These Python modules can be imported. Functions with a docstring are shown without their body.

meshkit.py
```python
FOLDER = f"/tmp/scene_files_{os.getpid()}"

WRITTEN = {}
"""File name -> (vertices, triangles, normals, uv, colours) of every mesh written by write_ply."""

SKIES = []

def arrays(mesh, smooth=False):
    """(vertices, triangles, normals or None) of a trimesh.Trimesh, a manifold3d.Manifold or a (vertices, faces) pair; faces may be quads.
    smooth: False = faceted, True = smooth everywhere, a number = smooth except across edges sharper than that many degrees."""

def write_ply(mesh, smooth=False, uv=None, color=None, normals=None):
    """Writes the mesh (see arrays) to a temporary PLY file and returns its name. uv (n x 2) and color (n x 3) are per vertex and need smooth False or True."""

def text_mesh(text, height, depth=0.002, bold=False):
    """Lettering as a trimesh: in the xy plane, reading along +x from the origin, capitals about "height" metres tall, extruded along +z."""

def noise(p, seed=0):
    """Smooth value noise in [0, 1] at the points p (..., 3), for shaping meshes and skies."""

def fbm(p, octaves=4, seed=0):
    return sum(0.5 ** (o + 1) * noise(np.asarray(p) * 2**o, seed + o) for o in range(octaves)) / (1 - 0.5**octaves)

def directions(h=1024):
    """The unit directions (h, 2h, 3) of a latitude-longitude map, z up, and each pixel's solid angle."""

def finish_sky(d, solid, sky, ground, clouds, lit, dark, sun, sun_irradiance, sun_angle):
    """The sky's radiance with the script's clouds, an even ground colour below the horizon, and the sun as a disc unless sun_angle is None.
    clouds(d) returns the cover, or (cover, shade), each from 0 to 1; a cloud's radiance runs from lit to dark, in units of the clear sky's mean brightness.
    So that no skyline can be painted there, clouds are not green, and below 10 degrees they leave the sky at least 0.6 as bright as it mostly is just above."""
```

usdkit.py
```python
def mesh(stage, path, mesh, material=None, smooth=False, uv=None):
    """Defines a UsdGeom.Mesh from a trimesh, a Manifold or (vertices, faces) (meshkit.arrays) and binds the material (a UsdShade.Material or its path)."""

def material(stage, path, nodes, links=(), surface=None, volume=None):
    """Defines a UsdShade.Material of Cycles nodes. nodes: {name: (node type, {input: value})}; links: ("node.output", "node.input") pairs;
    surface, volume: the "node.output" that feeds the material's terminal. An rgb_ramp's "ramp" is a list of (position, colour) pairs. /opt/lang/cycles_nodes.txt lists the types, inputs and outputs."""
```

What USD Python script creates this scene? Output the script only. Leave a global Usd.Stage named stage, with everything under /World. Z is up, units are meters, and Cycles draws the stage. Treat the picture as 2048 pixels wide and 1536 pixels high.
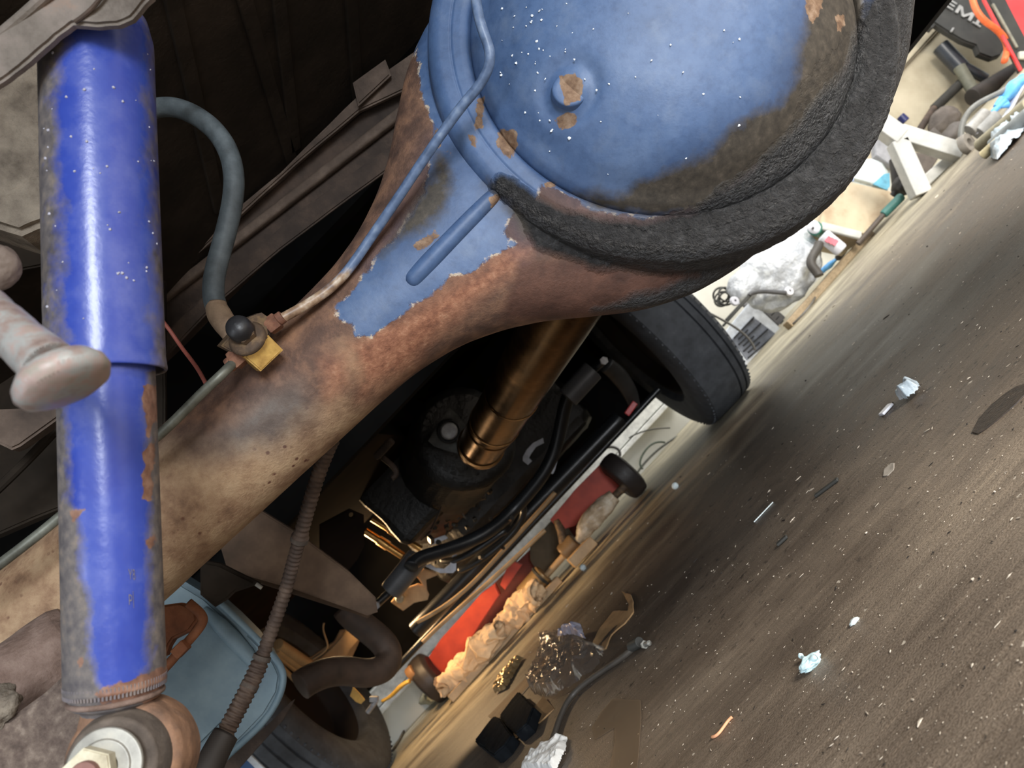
import math, random
import numpy as np, trimesh, manifold3d as m3, shapely
from shapely.geometry import Polygon
from pxr import Usd, UsdGeom, UsdLux, UsdShade, Sdf, Gf, Vt
import usdkit, meshkit

stage = Usd.Stage.CreateInMemory()
UsdGeom.SetStageUpAxis(stage, 'Z')
UsdGeom.Xform.Define(stage, '/World')
rng = np.random.default_rng(7)

# ------------------------------------------------------------------ camera, light, exposure
FP, HC = 1540.0, 0.19                       # focal length in pixels of the 2048 wide frame, lens height
PITCH, ROLL = math.atan(200 / 1540.0), math.radians(46.4)
CAM = np.array([0, 0, HC])
FW = np.array([0, math.cos(PITCH), math.sin(PITCH)])
R0, U0 = np.array([1.0, 0, 0]), np.array([0, -math.sin(PITCH), math.cos(PITCH)])
cr, sr = math.cos(ROLL), math.sin(ROLL)
CR, CU = cr * R0 - sr * U0, sr * R0 + cr * U0
cam = UsdGeom.Camera.Define(stage, '/World/camera')
m = np.eye(4); m[0, :3], m[1, :3], m[2, :3], m[3, :3] = CR, CU, -FW, CAM
cam.AddTransformOp().Set(Gf.Matrix4d(*m.ravel().tolist()))
cam.CreateFocalLengthAttr(4.25); cam.CreateHorizontalApertureAttr(4.25 * 2048 / FP); cam.CreateVerticalApertureAttr(4.25 * 1536 / FP)
cam.CreateFStopAttr(2.4); cam.CreateFocusDistanceAttr(0.56); cam.CreateClippingRangeAttr(Gf.Vec2f(0.02, 100))
cam.CreateExposureAttr(0.0)

def light(kind, name, color, inten, **kw):
    L = getattr(UsdLux, kind).Define(stage, '/World/' + name)
    L.CreateColorAttr(Gf.Vec3f(*color)); L.CreateIntensityAttr(inten)
    for k, v in kw.items():
        if k not in ('pos', 'look'): getattr(L, f'Create{k}Attr')(v)
    if 'pos' in kw:
        p = np.array(kw['pos'], float)
        if 'look' in kw:
            z = p - np.array(kw['look'], float); z /= np.linalg.norm(z)
            x = np.cross([0, 0, 1.0] if abs(z[2]) < .95 else [0, 1.0, 0], z); x /= np.linalg.norm(x); y = np.cross(z, x)
            mm = np.eye(4); mm[0, :3], mm[1, :3], mm[2, :3], mm[3, :3] = x, y, z, p
            UsdGeom.Xformable(L).AddTransformOp().Set(Gf.Matrix4d(*mm.ravel().tolist()))
        else: UsdGeom.Xformable(L).AddTranslateOp().Set(Gf.Vec3d(*p))
    return L
sky = light('DomeLight', 'sky', (0.88, 0.94, 1.0), 0.42)
# the open garage door behind the camera, the strip lamp over the bay on the right, added unseen fills at the side and front, the hand lamp hung in the engine bay
light('RectLight', 'garage_door_daylight', (0.90, 0.95, 1.0), 38.0, Width=0.7, Height=1.0, pos=(0.95, -2.6, 0.52), look=(0.1, 0.6, 0.3))
light('RectLight', 'side_window_daylight', (0.90, 0.95, 1.0), 8.0, Width=1.2, Height=1.2, pos=(-2.2, -2.6, 1.5), look=(0.0, 0.5, 0.3))
light('RectLight', 'side_fill_light', (1.0, 0.93, 0.82), 64.0, Width=0.9, Height=0.9, pos=(1.9, -0.9, 1.35), look=(0.1, 0.35, 0.0))  # unseen light added to brighten the floor near the camera
light('RectLight', 'bay_strip_lamp', (1.0, 0.96, 0.9), 14.5, Width=2.6, Height=1.0, pos=(3.5, 1.3, 2.4), look=(1.0, 1.5, 0.0))
light('RectLight', 'front_fill_light', (1.0, 0.97, 0.92), 12.0, Width=2.6, Height=0.22, pos=(-0.2, 2.42, 2.3), look=(-0.2, 2.43, 0.0))  # unseen ceiling light added to brighten the white trim on the wall
light('DiskLight', 'engine_bay_hand_lamp', (1.0, 0.66, 0.34), 170.0, Radius=0.05, pos=(-0.66, 1.90, 0.42), look=(-0.34, 1.96, 0.10))

# ------------------------------------------------------------------ geometry helpers
def ray(px, py):
    dx, dy = px - 1024, py - 768
    return FW + dx / FP * CR - dy / FP * CU
def P(px, py, d): return CAM + d * ray(px, py)
def onplane(px, py, p, n):
    r = ray(px, py); n = np.asarray(n, float)
    return CAM + r * (np.dot(np.asarray(p) - CAM, n) / np.dot(r, n))
def F(px, py, z=0.0): return onplane(px, py, (0, 0, z), (0, 0, 1))
def Y(px, py, y): return onplane(px, py, (0, y, 0), (0, 1, 0))
def project(v):
    r = np.asarray(v) - CAM; d = r @ FW
    return np.stack([1024 + FP * (r @ CR) / d, 768 - FP * (r @ CU) / d], -1)
def nrm(v): v = np.asarray(v, float); return v / (np.linalg.norm(v) + 1e-12)
def cat(*ms):
    ms = [x for y in ms for x in (y if isinstance(y, (list, tuple)) else [y])]
    return trimesh.util.concatenate(ms)
def frame(z, up=(0, 0, 1)):
    z = nrm(z); up = np.asarray(up, float)
    if abs(z @ nrm(up)) > .98: up = np.array([0, 1.0, 0]) if abs(z[1]) < .9 else np.array([1.0, 0, 0])
    x = nrm(np.cross(up, z)); y = np.cross(z, x)
    return x, y, z
def place(mesh, o, x, y, z):
    T = np.eye(4); T[:3, 0], T[:3, 1], T[:3, 2], T[:3, 3] = x, y, z, o
    mesh = mesh.copy(); mesh.apply_transform(T); return mesh
def grid_faces(n, k, wrap):
    i, j = np.meshgrid(np.arange(n - 1), np.arange(k if wrap else k - 1), indexing='ij')
    j2 = (j + 1) % k
    q = np.stack([i * k + j, i * k + j2, (i + 1) * k + j2, (i + 1) * k + j], -1).reshape(-1, 4)
    return np.vstack([q[:, [0, 1, 2]], q[:, [0, 2, 3]]])
def smooth_path(pts, n):
    from scipy.interpolate import CubicSpline
    pts = np.asarray(pts, float)
    if len(pts) < 3: return np.linspace(pts[0], pts[-1], n)
    t = np.r_[0, np.cumsum(np.linalg.norm(np.diff(pts, axis=0), axis=1) ** .5)]
    return CubicSpline(t, pts)(np.linspace(0, t[-1], n))
def tube(pts, rad, sides=20, caps=True, n=None, flat=1.0):
    """swept tube; rad a number or one per point; n resamples as a spline"""
    pts = np.asarray(pts, float)
    if n: 
        t0 = np.linspace(0, 1, len(pts)); rad = np.interp(np.linspace(0, 1, n), t0, rad) if np.ndim(rad) else rad
        pts = smooth_path(pts, n)
    k = len(pts); rad = np.broadcast_to(rad, (k,)).astype(float)
    tn = np.gradient(pts, axis=0); tn /= np.linalg.norm(tn, axis=1, keepdims=True) + 1e-12
    u = np.cross(tn[0], [0, 0, 1.0] if abs(tn[0][2]) < .9 else [0, 1.0, 0]); us = []
    for i in range(k):
        u = nrm(u - tn[i] * (u @ tn[i])); us.append(u)
    us = np.array(us); vs = np.cross(tn, us)
    a = np.arange(sides) * 2 * np.pi / sides
    v = (pts[:, None] + rad[:, None, None] * (np.cos(a)[None, :, None] * us[:, None] + flat * np.sin(a)[None, :, None] * vs[:, None])).reshape(-1, 3)
    f = grid_faces(k, sides, True)
    if caps:
        c0 = len(v); v = np.vstack([v, pts[0], pts[-1]])
        j = np.arange(sides); j2 = (j + 1) % sides
        f = np.vstack([f, np.stack([np.full(sides, c0), j2, j], 1), np.stack([np.full(sides, c0 + 1), (k - 1) * sides + j, (k - 1) * sides + j2], 1)])
    M = trimesh.Trimesh(v, f, process=False)
    M.fix_normals() if False else None
    return M
def lathe(prof, o, axis, seg=48):
    """prof: (r, h) pairs along axis"""
    x, y, z = frame(axis); prof = np.asarray(prof, float)
    a = np.arange(seg) * 2 * np.pi / seg
    v = np.asarray(o) + (prof[:, 0][:, None, None] * (np.cos(a)[None, :, None] * x + np.sin(a)[None, :, None] * y) + prof[:, 1][:, None, None] * z)
    return trimesh.Trimesh(v.reshape(-1, 3), grid_faces(len(prof), seg, True), process=False)
def prof_round(prof, r=.002, n=3):
    """rounds the corners of a lathe profile a little"""
    p = np.asarray(prof, float); out = [p[0]]
    for i in range(1, len(p) - 1):
        a, b, c = p[i - 1], p[i], p[i + 1]
        la, lc = np.linalg.norm(a - b), np.linalg.norm(c - b); q = min(r, la * .45, lc * .45)
        A, B = b + (a - b) / (la + 1e-12) * q, b + (c - b) / (lc + 1e-12) * q
        for t in np.linspace(0, 1, n): out.append((1 - t) ** 2 * A + 2 * t * (1 - t) * b + t * t * B)
    out.append(p[-1]); return np.array(out)
def rod(a, b, r, sides=20, bev=.15):
    """a rod with rounded ends"""
    a, b = np.asarray(a, float), np.asarray(b, float); L = np.linalg.norm(b - a); q = min(r * bev, L * .2)
    return lathe([(1e-5, 0), (r - q, 0), (r - q * .3, q * .3), (r, q), (r, L - q), (r - q * .3, L - q * .3), (r - q, L), (1e-5, L)], a, b - a, sides)
def rbox(size, r=.004, seg=8):
    sx, sy, sz = [max(s / 2 - r, 1e-4) for s in size]
    s = m3.Manifold.sphere(r, seg)
    h = m3.Manifold.batch_hull([s.translate((x, y, z)) for x in (-sx, sx) for y in (-sy, sy) for z in (-sz, sz)])
    mm = h.to_mesh(); return trimesh.Trimesh(mm.vert_properties[:, :3], mm.tri_verts, process=False)
def tm(h):
    mm = h.to_mesh(); return trimesh.Trimesh(mm.vert_properties[:, :3], mm.tri_verts, process=False)
def box_at(c, size, x=(1, 0, 0), y=(0, 1, 0), r=.004):
    x = nrm(x); z = nrm(np.cross(x, y)); y = np.cross(z, x)
    return place(rbox(size, r), c, x, y, z)
def bar(a, b, w, h, up=(0, 0, 1), r=.003):
    """box of width w and height h from a to b"""
    a, b = np.asarray(a, float), np.asarray(b, float); x, y, z = frame(b - a, up)
    return place(rbox((w, h, np.linalg.norm(b - a)), min(r, w * .3, h * .3)), (a + b) / 2, x, y, z)
def extrude(poly2, t, bev=0.0):
    p = Polygon(poly2) if not isinstance(poly2, Polygon) else poly2
    if not p.is_valid: p = p.buffer(0)
    if bev <= 0: return trimesh.creation.extrude_polygon(p, t)
    cs = lambda q: m3.CrossSection([np.asarray(q.exterior.coords)[:-1]] + [np.asarray(i.coords)[:-1] for i in q.interiors], m3.FillRule.EvenOdd)
    parts = [tm(m3.Manifold.extrude(cs(p.buffer(-bev)), t)), tm(m3.Manifold.extrude(cs(p), t - 2 * bev).translate((0, 0, bev)))]
    return cat(parts)
def plate(pts, n, t, bev=0.0, p0=None, holes=(), noise=0.0, ns=30, back=True, curve=True):
    """a sheet of real thickness t: pixel outline laid on the plane through p0 with normal n (n points to the viewer's side; the thickness goes the other way)"""
    n = nrm(n); w = np.array([onplane(a, b, p0, n) for a, b in pts]); x, y, z = frame(n)
    o = np.asarray(p0, float); q = np.stack([(w - o) @ x, (w - o) @ y], 1)
    hs = []
    for h in holes:
        hw = np.array([onplane(a, b, p0, n) for a, b in h]); hs.append(np.stack([(hw - o) @ x, (hw - o) @ y], 1))
    poly = Polygon(q, hs).buffer(0)
    if poly.geom_type != 'Polygon': poly = max(poly.geoms, key=lambda g: g.area)
    M = extrude(poly, t, bev); M.apply_translation((0, 0, -t))
    if noise:
        for _ in range(3):
            if len(M.faces) < 30000 and M.edges_unique_length.max() > np.sqrt(poly.area) / 22: M = M.subdivide()
        M.vertices[:, 2] += noise * (meshkit.fbm(M.vertices * np.array([1, 1, 0]) * ns + 5, 3, 3) - .5)
    return place(M, o, x, y, z)
def slab(pts, y, t, bev=0.0, holes=(), n=(0, -1, 0), **k):
    """outline laid on the upright plane at distance y"""
    return plate(pts, n, t, bev, p0=np.array([0, y, HC]), holes=holes, **k)
def floor_sheet(pts, z, t, bev=0.0, noise=0.0, ns=30):
    return plate(pts, (0, 0, 1), t, bev, p0=np.array([0, 0, z + t]), noise=noise, ns=ns)
def blob(c, r, seed=0, amp=.25, sub=3, sc=(1, 1, 1), fr=3.0):
    M = trimesh.creation.icosphere(sub, 1.0); v = M.vertices
    v = v * (1 + amp * 2 * (meshkit.fbm(v * fr * .5 + 10 + seed * 3.7, 4, seed) - .5))[:, None]
    M.vertices = v * np.asarray(sc) * r + np.asarray(c); return M
def crumple(pts, base, h, seed, n=26, fr=40, flatness=1.0):
    """a crumpled sheet lying on height base inside the pixel outline"""
    from scipy.spatial import Delaunay
    w = np.array([F(a, b, base) for a, b in pts]); poly = Polygon(w[:, :2]).buffer(0)
    if poly.geom_type != 'Polygon': poly = max(poly.geoms, key=lambda g: g.area)
    x0, y0, x1, y1 = poly.bounds; s = math.sqrt(poly.area) / n; r = np.random.default_rng(seed)
    gx, gy = np.meshgrid(np.arange(x0, x1 + s, s), np.arange(y0, y1 + s, s)); g = np.stack([gx.ravel(), gy.ravel()], 1) + r.uniform(-.25, .25, (gx.size, 2)) * s
    g = g[shapely.contains_xy(poly.buffer(-s * .4), g[:, 0], g[:, 1])]; L = poly.exterior.length; bd = np.array([poly.exterior.interpolate(t).coords[0] for t in np.arange(0, L, s * .8)])
    bd = bd + r.normal(0, s * .15, bd.shape); v = np.vstack([g, bd]); f = Delaunay(v).simplices; cen = v[f].mean(1); f = f[shapely.contains_xy(poly, cen[:, 0], cen[:, 1])]
    d = shapely.distance(poly.exterior, shapely.points(v)); q = np.stack([v[:, 0], v[:, 1], np.full(len(v), seed * 1.3)], -1)
    nz = meshkit.fbm(q * fr, 4, seed); ridge = 1 - np.abs(2 * meshkit.fbm(q * fr * .7 + 7, 3, seed + 5) - 1)
    z = base + .0012 + h * (.12 + .88 * np.clip(d / (3 * s), 0, 1) ** .6) * (.3 * nz + .7 * ridge ** 2)
    M = trimesh.Trimesh(np.column_stack([v, z]), f, process=False); M.remove_unreferenced_vertices()
    if M.face_normals[:, 2].mean() < 0: M.invert()
    return M
def hexagon(c, r, h, axis, chamfer=True):
    x, y, z = frame(axis); a = np.arange(6) * np.pi / 3
    p = np.stack([r * np.cos(a), r * np.sin(a)], 1)
    M = extrude(p, h, r * .06 if chamfer else 0); return place(M, c, x, y, z)
def disp(M, amp, fr, seed=0, oct=3):
    M = M.copy(); n = np.asarray(trimesh.Trimesh(M.vertices, M.faces, process=False).vertex_normals)
    M.vertices = M.vertices + n * (amp * (meshkit.fbm(M.vertices * fr + 13, oct, seed) - .5))[:, None]; return M
def folds(M, amp, fr, seed=0):
    """sharp cloth folds along the normals"""
    M = M.copy(); n = np.asarray(trimesh.Trimesh(M.vertices, M.faces, process=False).vertex_normals); p = M.vertices * fr + 13 + seed
    w = p + 1.2 * np.stack([meshkit.fbm(p * .5 + 31 * k, 2, seed + k) for k in range(3)], -1)
    r = 1 - np.abs(2 * meshkit.fbm(w, 2, seed) - 1); r2 = 1 - np.abs(2 * meshkit.fbm(w * 2.3 + 5, 2, seed + 4) - 1)
    M.vertices = M.vertices + n * (amp * (.7 * (r ** 2 - .5) + .4 * (r2 ** 2 - .5)))[:, None]; return M
def subdiv(M, mx):
    v, f = trimesh.remesh.subdivide_to_size(M.vertices, M.faces, mx, max_iter=12); T = trimesh.Trimesh(v, f, process=False); T.merge_vertices(); return T

# ------------------------------------------------------------------ materials
def lin(c):
    c = np.asarray(c, float) / 255.0
    return tuple(np.where(c <= .04045, c / 12.92, ((c + .055) / 1.055) ** 2.4))
def M(name, cols, scale=20, detail=6, rough=.5, rough2=None, metal=0.0, bump=0.0, bscale=300, bdist=.001, stretch=None, rot=None, spec=.5, extra=None, coat=0.0, emit=None, dist=0.0):
    path = '/World/Looks/' + name
    nodes = {'g': ('geometry', {}), 'n': ('noise_texture', {'scale': scale, 'detail': detail, 'roughness': .62, 'distortion': dist}),
             'r': ('rgb_ramp', {'ramp': [(p, lin(c)) for p, c in cols]}), 'p': ('principled_bsdf', {'roughness': rough, 'metallic': metal, 'specular_ior_level': spec, 'coat_weight': coat})}
    links = [('n.fac', 'r.fac'), ('r.color', 'p.base_color')]
    if stretch is not None:
        nodes['m'] = ('mapping', {'scale': stretch, 'rotation': rot or (0, 0, 0)}); links += [('g.position', 'm.vector'), ('m.vector', 'n.vector')]
    else: links += [('g.position', 'n.vector')]
    if rough2 is not None:
        nodes['mr'] = ('map_range', {'from_min': .35, 'from_max': .65, 'to_min': rough, 'to_max': rough2, 'clamp': True}); links += [('n.fac', 'mr.value'), ('mr.result', 'p.roughness')]
    if bump:
        nodes['bn'] = ('noise_texture', {'scale': bscale, 'detail': 4.0, 'roughness': .6}); nodes['b'] = ('bump', {'strength': bump, 'distance': bdist})
        links += [('g.position', 'bn.vector'), ('bn.fac', 'b.height'), ('b.normal', 'p.normal')]
    return usdkit.material(stage, path, nodes, links, surface='p.BSDF')
def flat(name, c, rough=.5, metal=0.0, **k):
    c = np.asarray(c, float); return M(name, [(.3, np.clip(c * .86, 0, 255)), (.7, np.clip(c * 1.1, 0, 255))], rough=rough, metal=metal, scale=k.pop('scale', 40), **k)

# ------------------------------------------------------------------ scene tree helpers
used = {}
def numbered(parent, name):
    k = (parent, name); used[k] = used.get(k, -1) + 1
    return name if used[k] == 0 else f'{name}_{used[k]:03d}'
ORIG = {}
def thing(name, label, category, loc, group=None):
    path = '/World/' + numbered('/World', name)
    x = UsdGeom.Xform.Define(stage, path); x.AddTranslateOp().Set(Gf.Vec3d(*map(float, loc)))
    p = x.GetPrim(); p.SetCustomDataByKey('label', label); p.SetCustomDataByKey('category', category)
    if group: p.SetCustomDataByKey('group', group)
    ORIG[path] = np.asarray(loc, float); return path
def obj(name, mesh, mat, parent='/World', smooth=30, label=None, kind=None, attrs=None, category=None, group=None):
    path = parent + '/' + numbered(parent, name)
    o = np.zeros(3)
    for k, v in ORIG.items():
        if parent == k or parent.startswith(k + '/'): o = v
    if hasattr(mesh, 'to_mesh'): mesh = tm(mesh)
    mesh = trimesh.Trimesh(np.asarray(mesh.vertices) - o, mesh.faces, process=False)
    if mesh.volume < 0: mesh.invert()
    u = usdkit.mesh(stage, path, mesh, mat, smooth=smooth); p = u.GetPrim()
    for k, v in (('label', label), ('category', category), ('group', group), ('kind', kind)):
        if v: p.SetCustomDataByKey(k, v)
    for k, v in (attrs or {}).items():
        UsdGeom.PrimvarsAPI(u).CreatePrimvar(k, Sdf.ValueTypeNames.FloatArray, 'vertex').Set(Vt.FloatArray.FromNumpy(np.asarray(v, np.float32)))
    return path
def top(name, mesh, mat, label, category, smooth=30, group=None, kind=None):
    return obj(name, mesh, mat, '/World', smooth, label, kind, None, category, group)
def struct(name, mesh, mat, smooth=False): return obj(name, mesh, mat, '/World', smooth, None, 'structure')

# ------------------------------------------------------------------ the room
WN = nrm((0.27, -0.963, 0)); WP = np.array([0.55, 2.84, 0]); WX = np.array([-WN[1], WN[0], 0])
def W(px, py, off=0.0): return onplane(px, py, WP + WN * off, WN)
def wslab(pts, off, t, bev=0.0, holes=(), **k): return plate(pts, WN, t, bev, p0=WP + WN * off, holes=holes, **k)

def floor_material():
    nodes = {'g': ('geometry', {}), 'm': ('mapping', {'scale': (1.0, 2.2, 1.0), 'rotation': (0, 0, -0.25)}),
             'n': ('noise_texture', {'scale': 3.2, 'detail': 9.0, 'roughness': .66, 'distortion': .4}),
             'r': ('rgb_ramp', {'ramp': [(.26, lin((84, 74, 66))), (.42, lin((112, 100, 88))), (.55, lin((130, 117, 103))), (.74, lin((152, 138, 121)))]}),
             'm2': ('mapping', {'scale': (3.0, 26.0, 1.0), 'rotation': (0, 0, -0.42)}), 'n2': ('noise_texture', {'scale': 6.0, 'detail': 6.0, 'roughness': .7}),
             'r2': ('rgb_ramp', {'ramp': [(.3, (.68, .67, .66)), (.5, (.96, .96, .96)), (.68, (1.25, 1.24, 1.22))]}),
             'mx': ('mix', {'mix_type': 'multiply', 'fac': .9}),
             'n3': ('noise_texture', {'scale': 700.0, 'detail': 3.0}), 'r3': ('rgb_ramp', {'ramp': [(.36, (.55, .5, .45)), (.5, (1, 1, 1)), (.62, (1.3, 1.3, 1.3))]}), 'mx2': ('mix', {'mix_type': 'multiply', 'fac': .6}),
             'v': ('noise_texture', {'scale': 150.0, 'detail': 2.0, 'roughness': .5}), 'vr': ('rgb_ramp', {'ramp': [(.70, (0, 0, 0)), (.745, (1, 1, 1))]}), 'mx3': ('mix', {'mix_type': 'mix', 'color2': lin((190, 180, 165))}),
             'dw': ('vector_math', {'math_type': 'dot_product', 'vector2': (-0.27, 0.963, 0.0)}), 'dn': ('math', {'math_type': 'multiply_add', 'value2': .9, 'value3': -.45}), 'ds': ('math', {'math_type': 'add'}), 'df': ('map_range', {'from_min': 1.25, 'from_max': 2.0, 'to_min': 0.0, 'to_max': 1.0, 'clamp': True}), 'bw': ('rgb_ramp', {'ramp': [(.3, lin((128, 120, 104))), (.5, lin((182, 174, 152))), (.7, lin((204, 196, 172)))]}), 'mw': ('mix', {'mix_type': 'mix'}),  # albedo lightened towards the wall paints in light as well as cleaner floor
             'sx': ('separate_xyz', {}), 'no': ('noise_texture', {'scale': 5.0, 'detail': 7.0, 'roughness': .62}), 'oy': ('math', {'math_type': 'multiply_add', 'value2': 1.1, 'value3': -.55}), 'oa': ('math', {'math_type': 'add'}), 'of': ('map_range', {'from_min': .38, 'from_max': .98, 'clamp': True}), 'oi': ('math', {'math_type': 'multiply'}), 'o1': ('math', {'math_type': 'subtract', 'value1': 1.0}), 'ok': ('math', {'math_type': 'multiply', 'value2': .72}), 'mo': ('mix', {'mix_type': 'multiply', 'color2': (.30, .27, .255)}), 'fk': ('noise_texture', {'scale': 85.0, 'detail': 4.0, 'roughness': .6}), 'fr': ('map_range', {'from_min': .60, 'from_max': .66, 'clamp': True}), 'fq': ('math', {'math_type': 'multiply'}), 'mf': ('mix', {'mix_type': 'mix', 'color2': lin((38, 32, 30))}),  # albedo darkened under the car paints in its shade along with oily dirt
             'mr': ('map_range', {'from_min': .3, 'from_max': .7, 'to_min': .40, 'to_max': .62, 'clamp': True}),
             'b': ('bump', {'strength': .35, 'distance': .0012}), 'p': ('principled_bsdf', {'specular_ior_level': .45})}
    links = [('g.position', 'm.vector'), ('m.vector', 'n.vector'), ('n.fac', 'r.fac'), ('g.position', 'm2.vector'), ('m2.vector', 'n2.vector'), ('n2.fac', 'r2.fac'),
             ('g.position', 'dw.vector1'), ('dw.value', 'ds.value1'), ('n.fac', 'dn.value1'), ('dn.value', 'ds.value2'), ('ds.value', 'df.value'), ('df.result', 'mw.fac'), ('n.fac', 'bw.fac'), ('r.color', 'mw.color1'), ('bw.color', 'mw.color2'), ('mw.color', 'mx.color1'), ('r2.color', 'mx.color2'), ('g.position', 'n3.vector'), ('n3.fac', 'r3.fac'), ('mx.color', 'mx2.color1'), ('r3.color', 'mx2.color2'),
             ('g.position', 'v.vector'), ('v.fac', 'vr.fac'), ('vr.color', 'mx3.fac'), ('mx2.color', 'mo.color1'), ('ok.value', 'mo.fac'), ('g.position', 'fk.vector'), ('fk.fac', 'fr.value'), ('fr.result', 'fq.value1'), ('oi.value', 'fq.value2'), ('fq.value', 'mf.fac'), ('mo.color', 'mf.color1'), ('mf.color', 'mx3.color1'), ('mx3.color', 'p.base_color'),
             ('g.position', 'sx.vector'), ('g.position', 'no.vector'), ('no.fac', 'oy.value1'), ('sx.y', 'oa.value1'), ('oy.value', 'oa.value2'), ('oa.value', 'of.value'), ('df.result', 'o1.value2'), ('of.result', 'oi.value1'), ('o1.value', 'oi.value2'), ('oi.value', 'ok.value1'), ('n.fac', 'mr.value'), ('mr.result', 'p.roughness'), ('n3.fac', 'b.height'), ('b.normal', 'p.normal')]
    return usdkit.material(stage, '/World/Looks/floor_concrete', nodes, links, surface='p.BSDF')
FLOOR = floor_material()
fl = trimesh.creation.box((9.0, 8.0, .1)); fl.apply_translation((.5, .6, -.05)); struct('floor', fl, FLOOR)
WALLM = M('wall_paint', [(.3, (180, 178, 168)), (.7, (208, 206, 196))], scale=2.5, rough=.7)
wl = trimesh.creation.box((9.0, .1, 3.0)); x_, y_, z_ = WX, -WN, np.array([0, 0, 1.0])
struct('wall_front', place(wl, WP + WN * -.05 + np.array([0, 0, 1.5]), x_, y_, z_), WALLM)
TRIMW = flat('white_trim', (232, 232, 226), .35)
trim = cat(box_at(WP - WX * 1.6 + WN * .019 + np.array([0, 0, .135]), (2.8, .036, .05), WX, -WN), box_at(WP - WX * 1.6 + WN * .024 + np.array([0, 0, .098]), (2.8, .046, .018), WX, -WN, .003))
struct('trim_1', trim, TRIMW, 30)

# ------------------------------------------------------------------ rear axle
YAW, TILT = math.radians(5.0), math.radians(2.7)
EX = nrm((math.cos(YAW), math.sin(YAW), -math.tan(TILT))); EY = np.array([-math.sin(YAW), math.cos(YAW), 0]); EZ = np.cross(EX, EY)
AX = P(1325, 60, .53) + .05 * EY               # centre of the banjo on the axle line
def A(x, y, z): return AX + x * EX + y * EY + z * EZ
def pixels_sd(v, polys, pad=0):
    """signed distance in millimetres-ish (pixels at the axle) of points to a worn patch's outline, positive inside"""
    p = project(v); pts = shapely.points(p); out = np.full(len(v), -99.0)
    for q in polys:
        g = Polygon(q).buffer(0); d = shapely.distance(g.boundary, pts); ins = shapely.contains_xy(g, p[:, 0], p[:, 1])
        out = np.maximum(out, np.where(ins, d, -d))
    return np.clip(out, -99, 99)
PAINT = [[(820, -120), (2000, -120), (1700, 60), (1630, 130), (1580, 250), (1500, 330), (1390, 415), (1290, 440), (1180, 415), (1085, 372), (1075, 400), (1030, 420), (1010, 470), (1040, 487), (985, 512), (940, 545), (900, 548), (862, 590), (822, 610), (800, 640), (770, 655), (740, 672), (712, 678), (705, 650), (680, 640), (676, 610), (715, 575), (740, 530), (790, 480), (850, 390), (870, 250), (835, 150)]]
CHIPS = [[(1118, 152), (1150, 148), (1165, 165), (1160, 200), (1130, 210), (1124, 185)], [(1108, 240), (1135, 225), (1160, 232), (1150, 250), (1120, 260)], [(1000, 258), (1030, 260), (1036, 285), (1022, 320), (1008, 312), (992, 290)],
         [(952, 200), (968, 195), (965, 255), (950, 262)], [(935, 268), (950, 272), (952, 296), (940, 290)], [(1612, -20), (1652, -20), (1640, 30), (1624, 48), (1610, 20)], [(1672, 30), (1690, 28), (1686, 60), (1674, 62)], [(820, 495), (870, 460), (880, 475), (840, 505)],
         [(868, 250), (885, 265), (880, 300), (864, 285)], [(893, 296), (906, 312), (898, 314)], [(1085, 366), (1110, 362), (1112, 374), (1090, 376)], [(978, 396), (1000, 385), (1004, 400), (985, 416)]]
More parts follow.
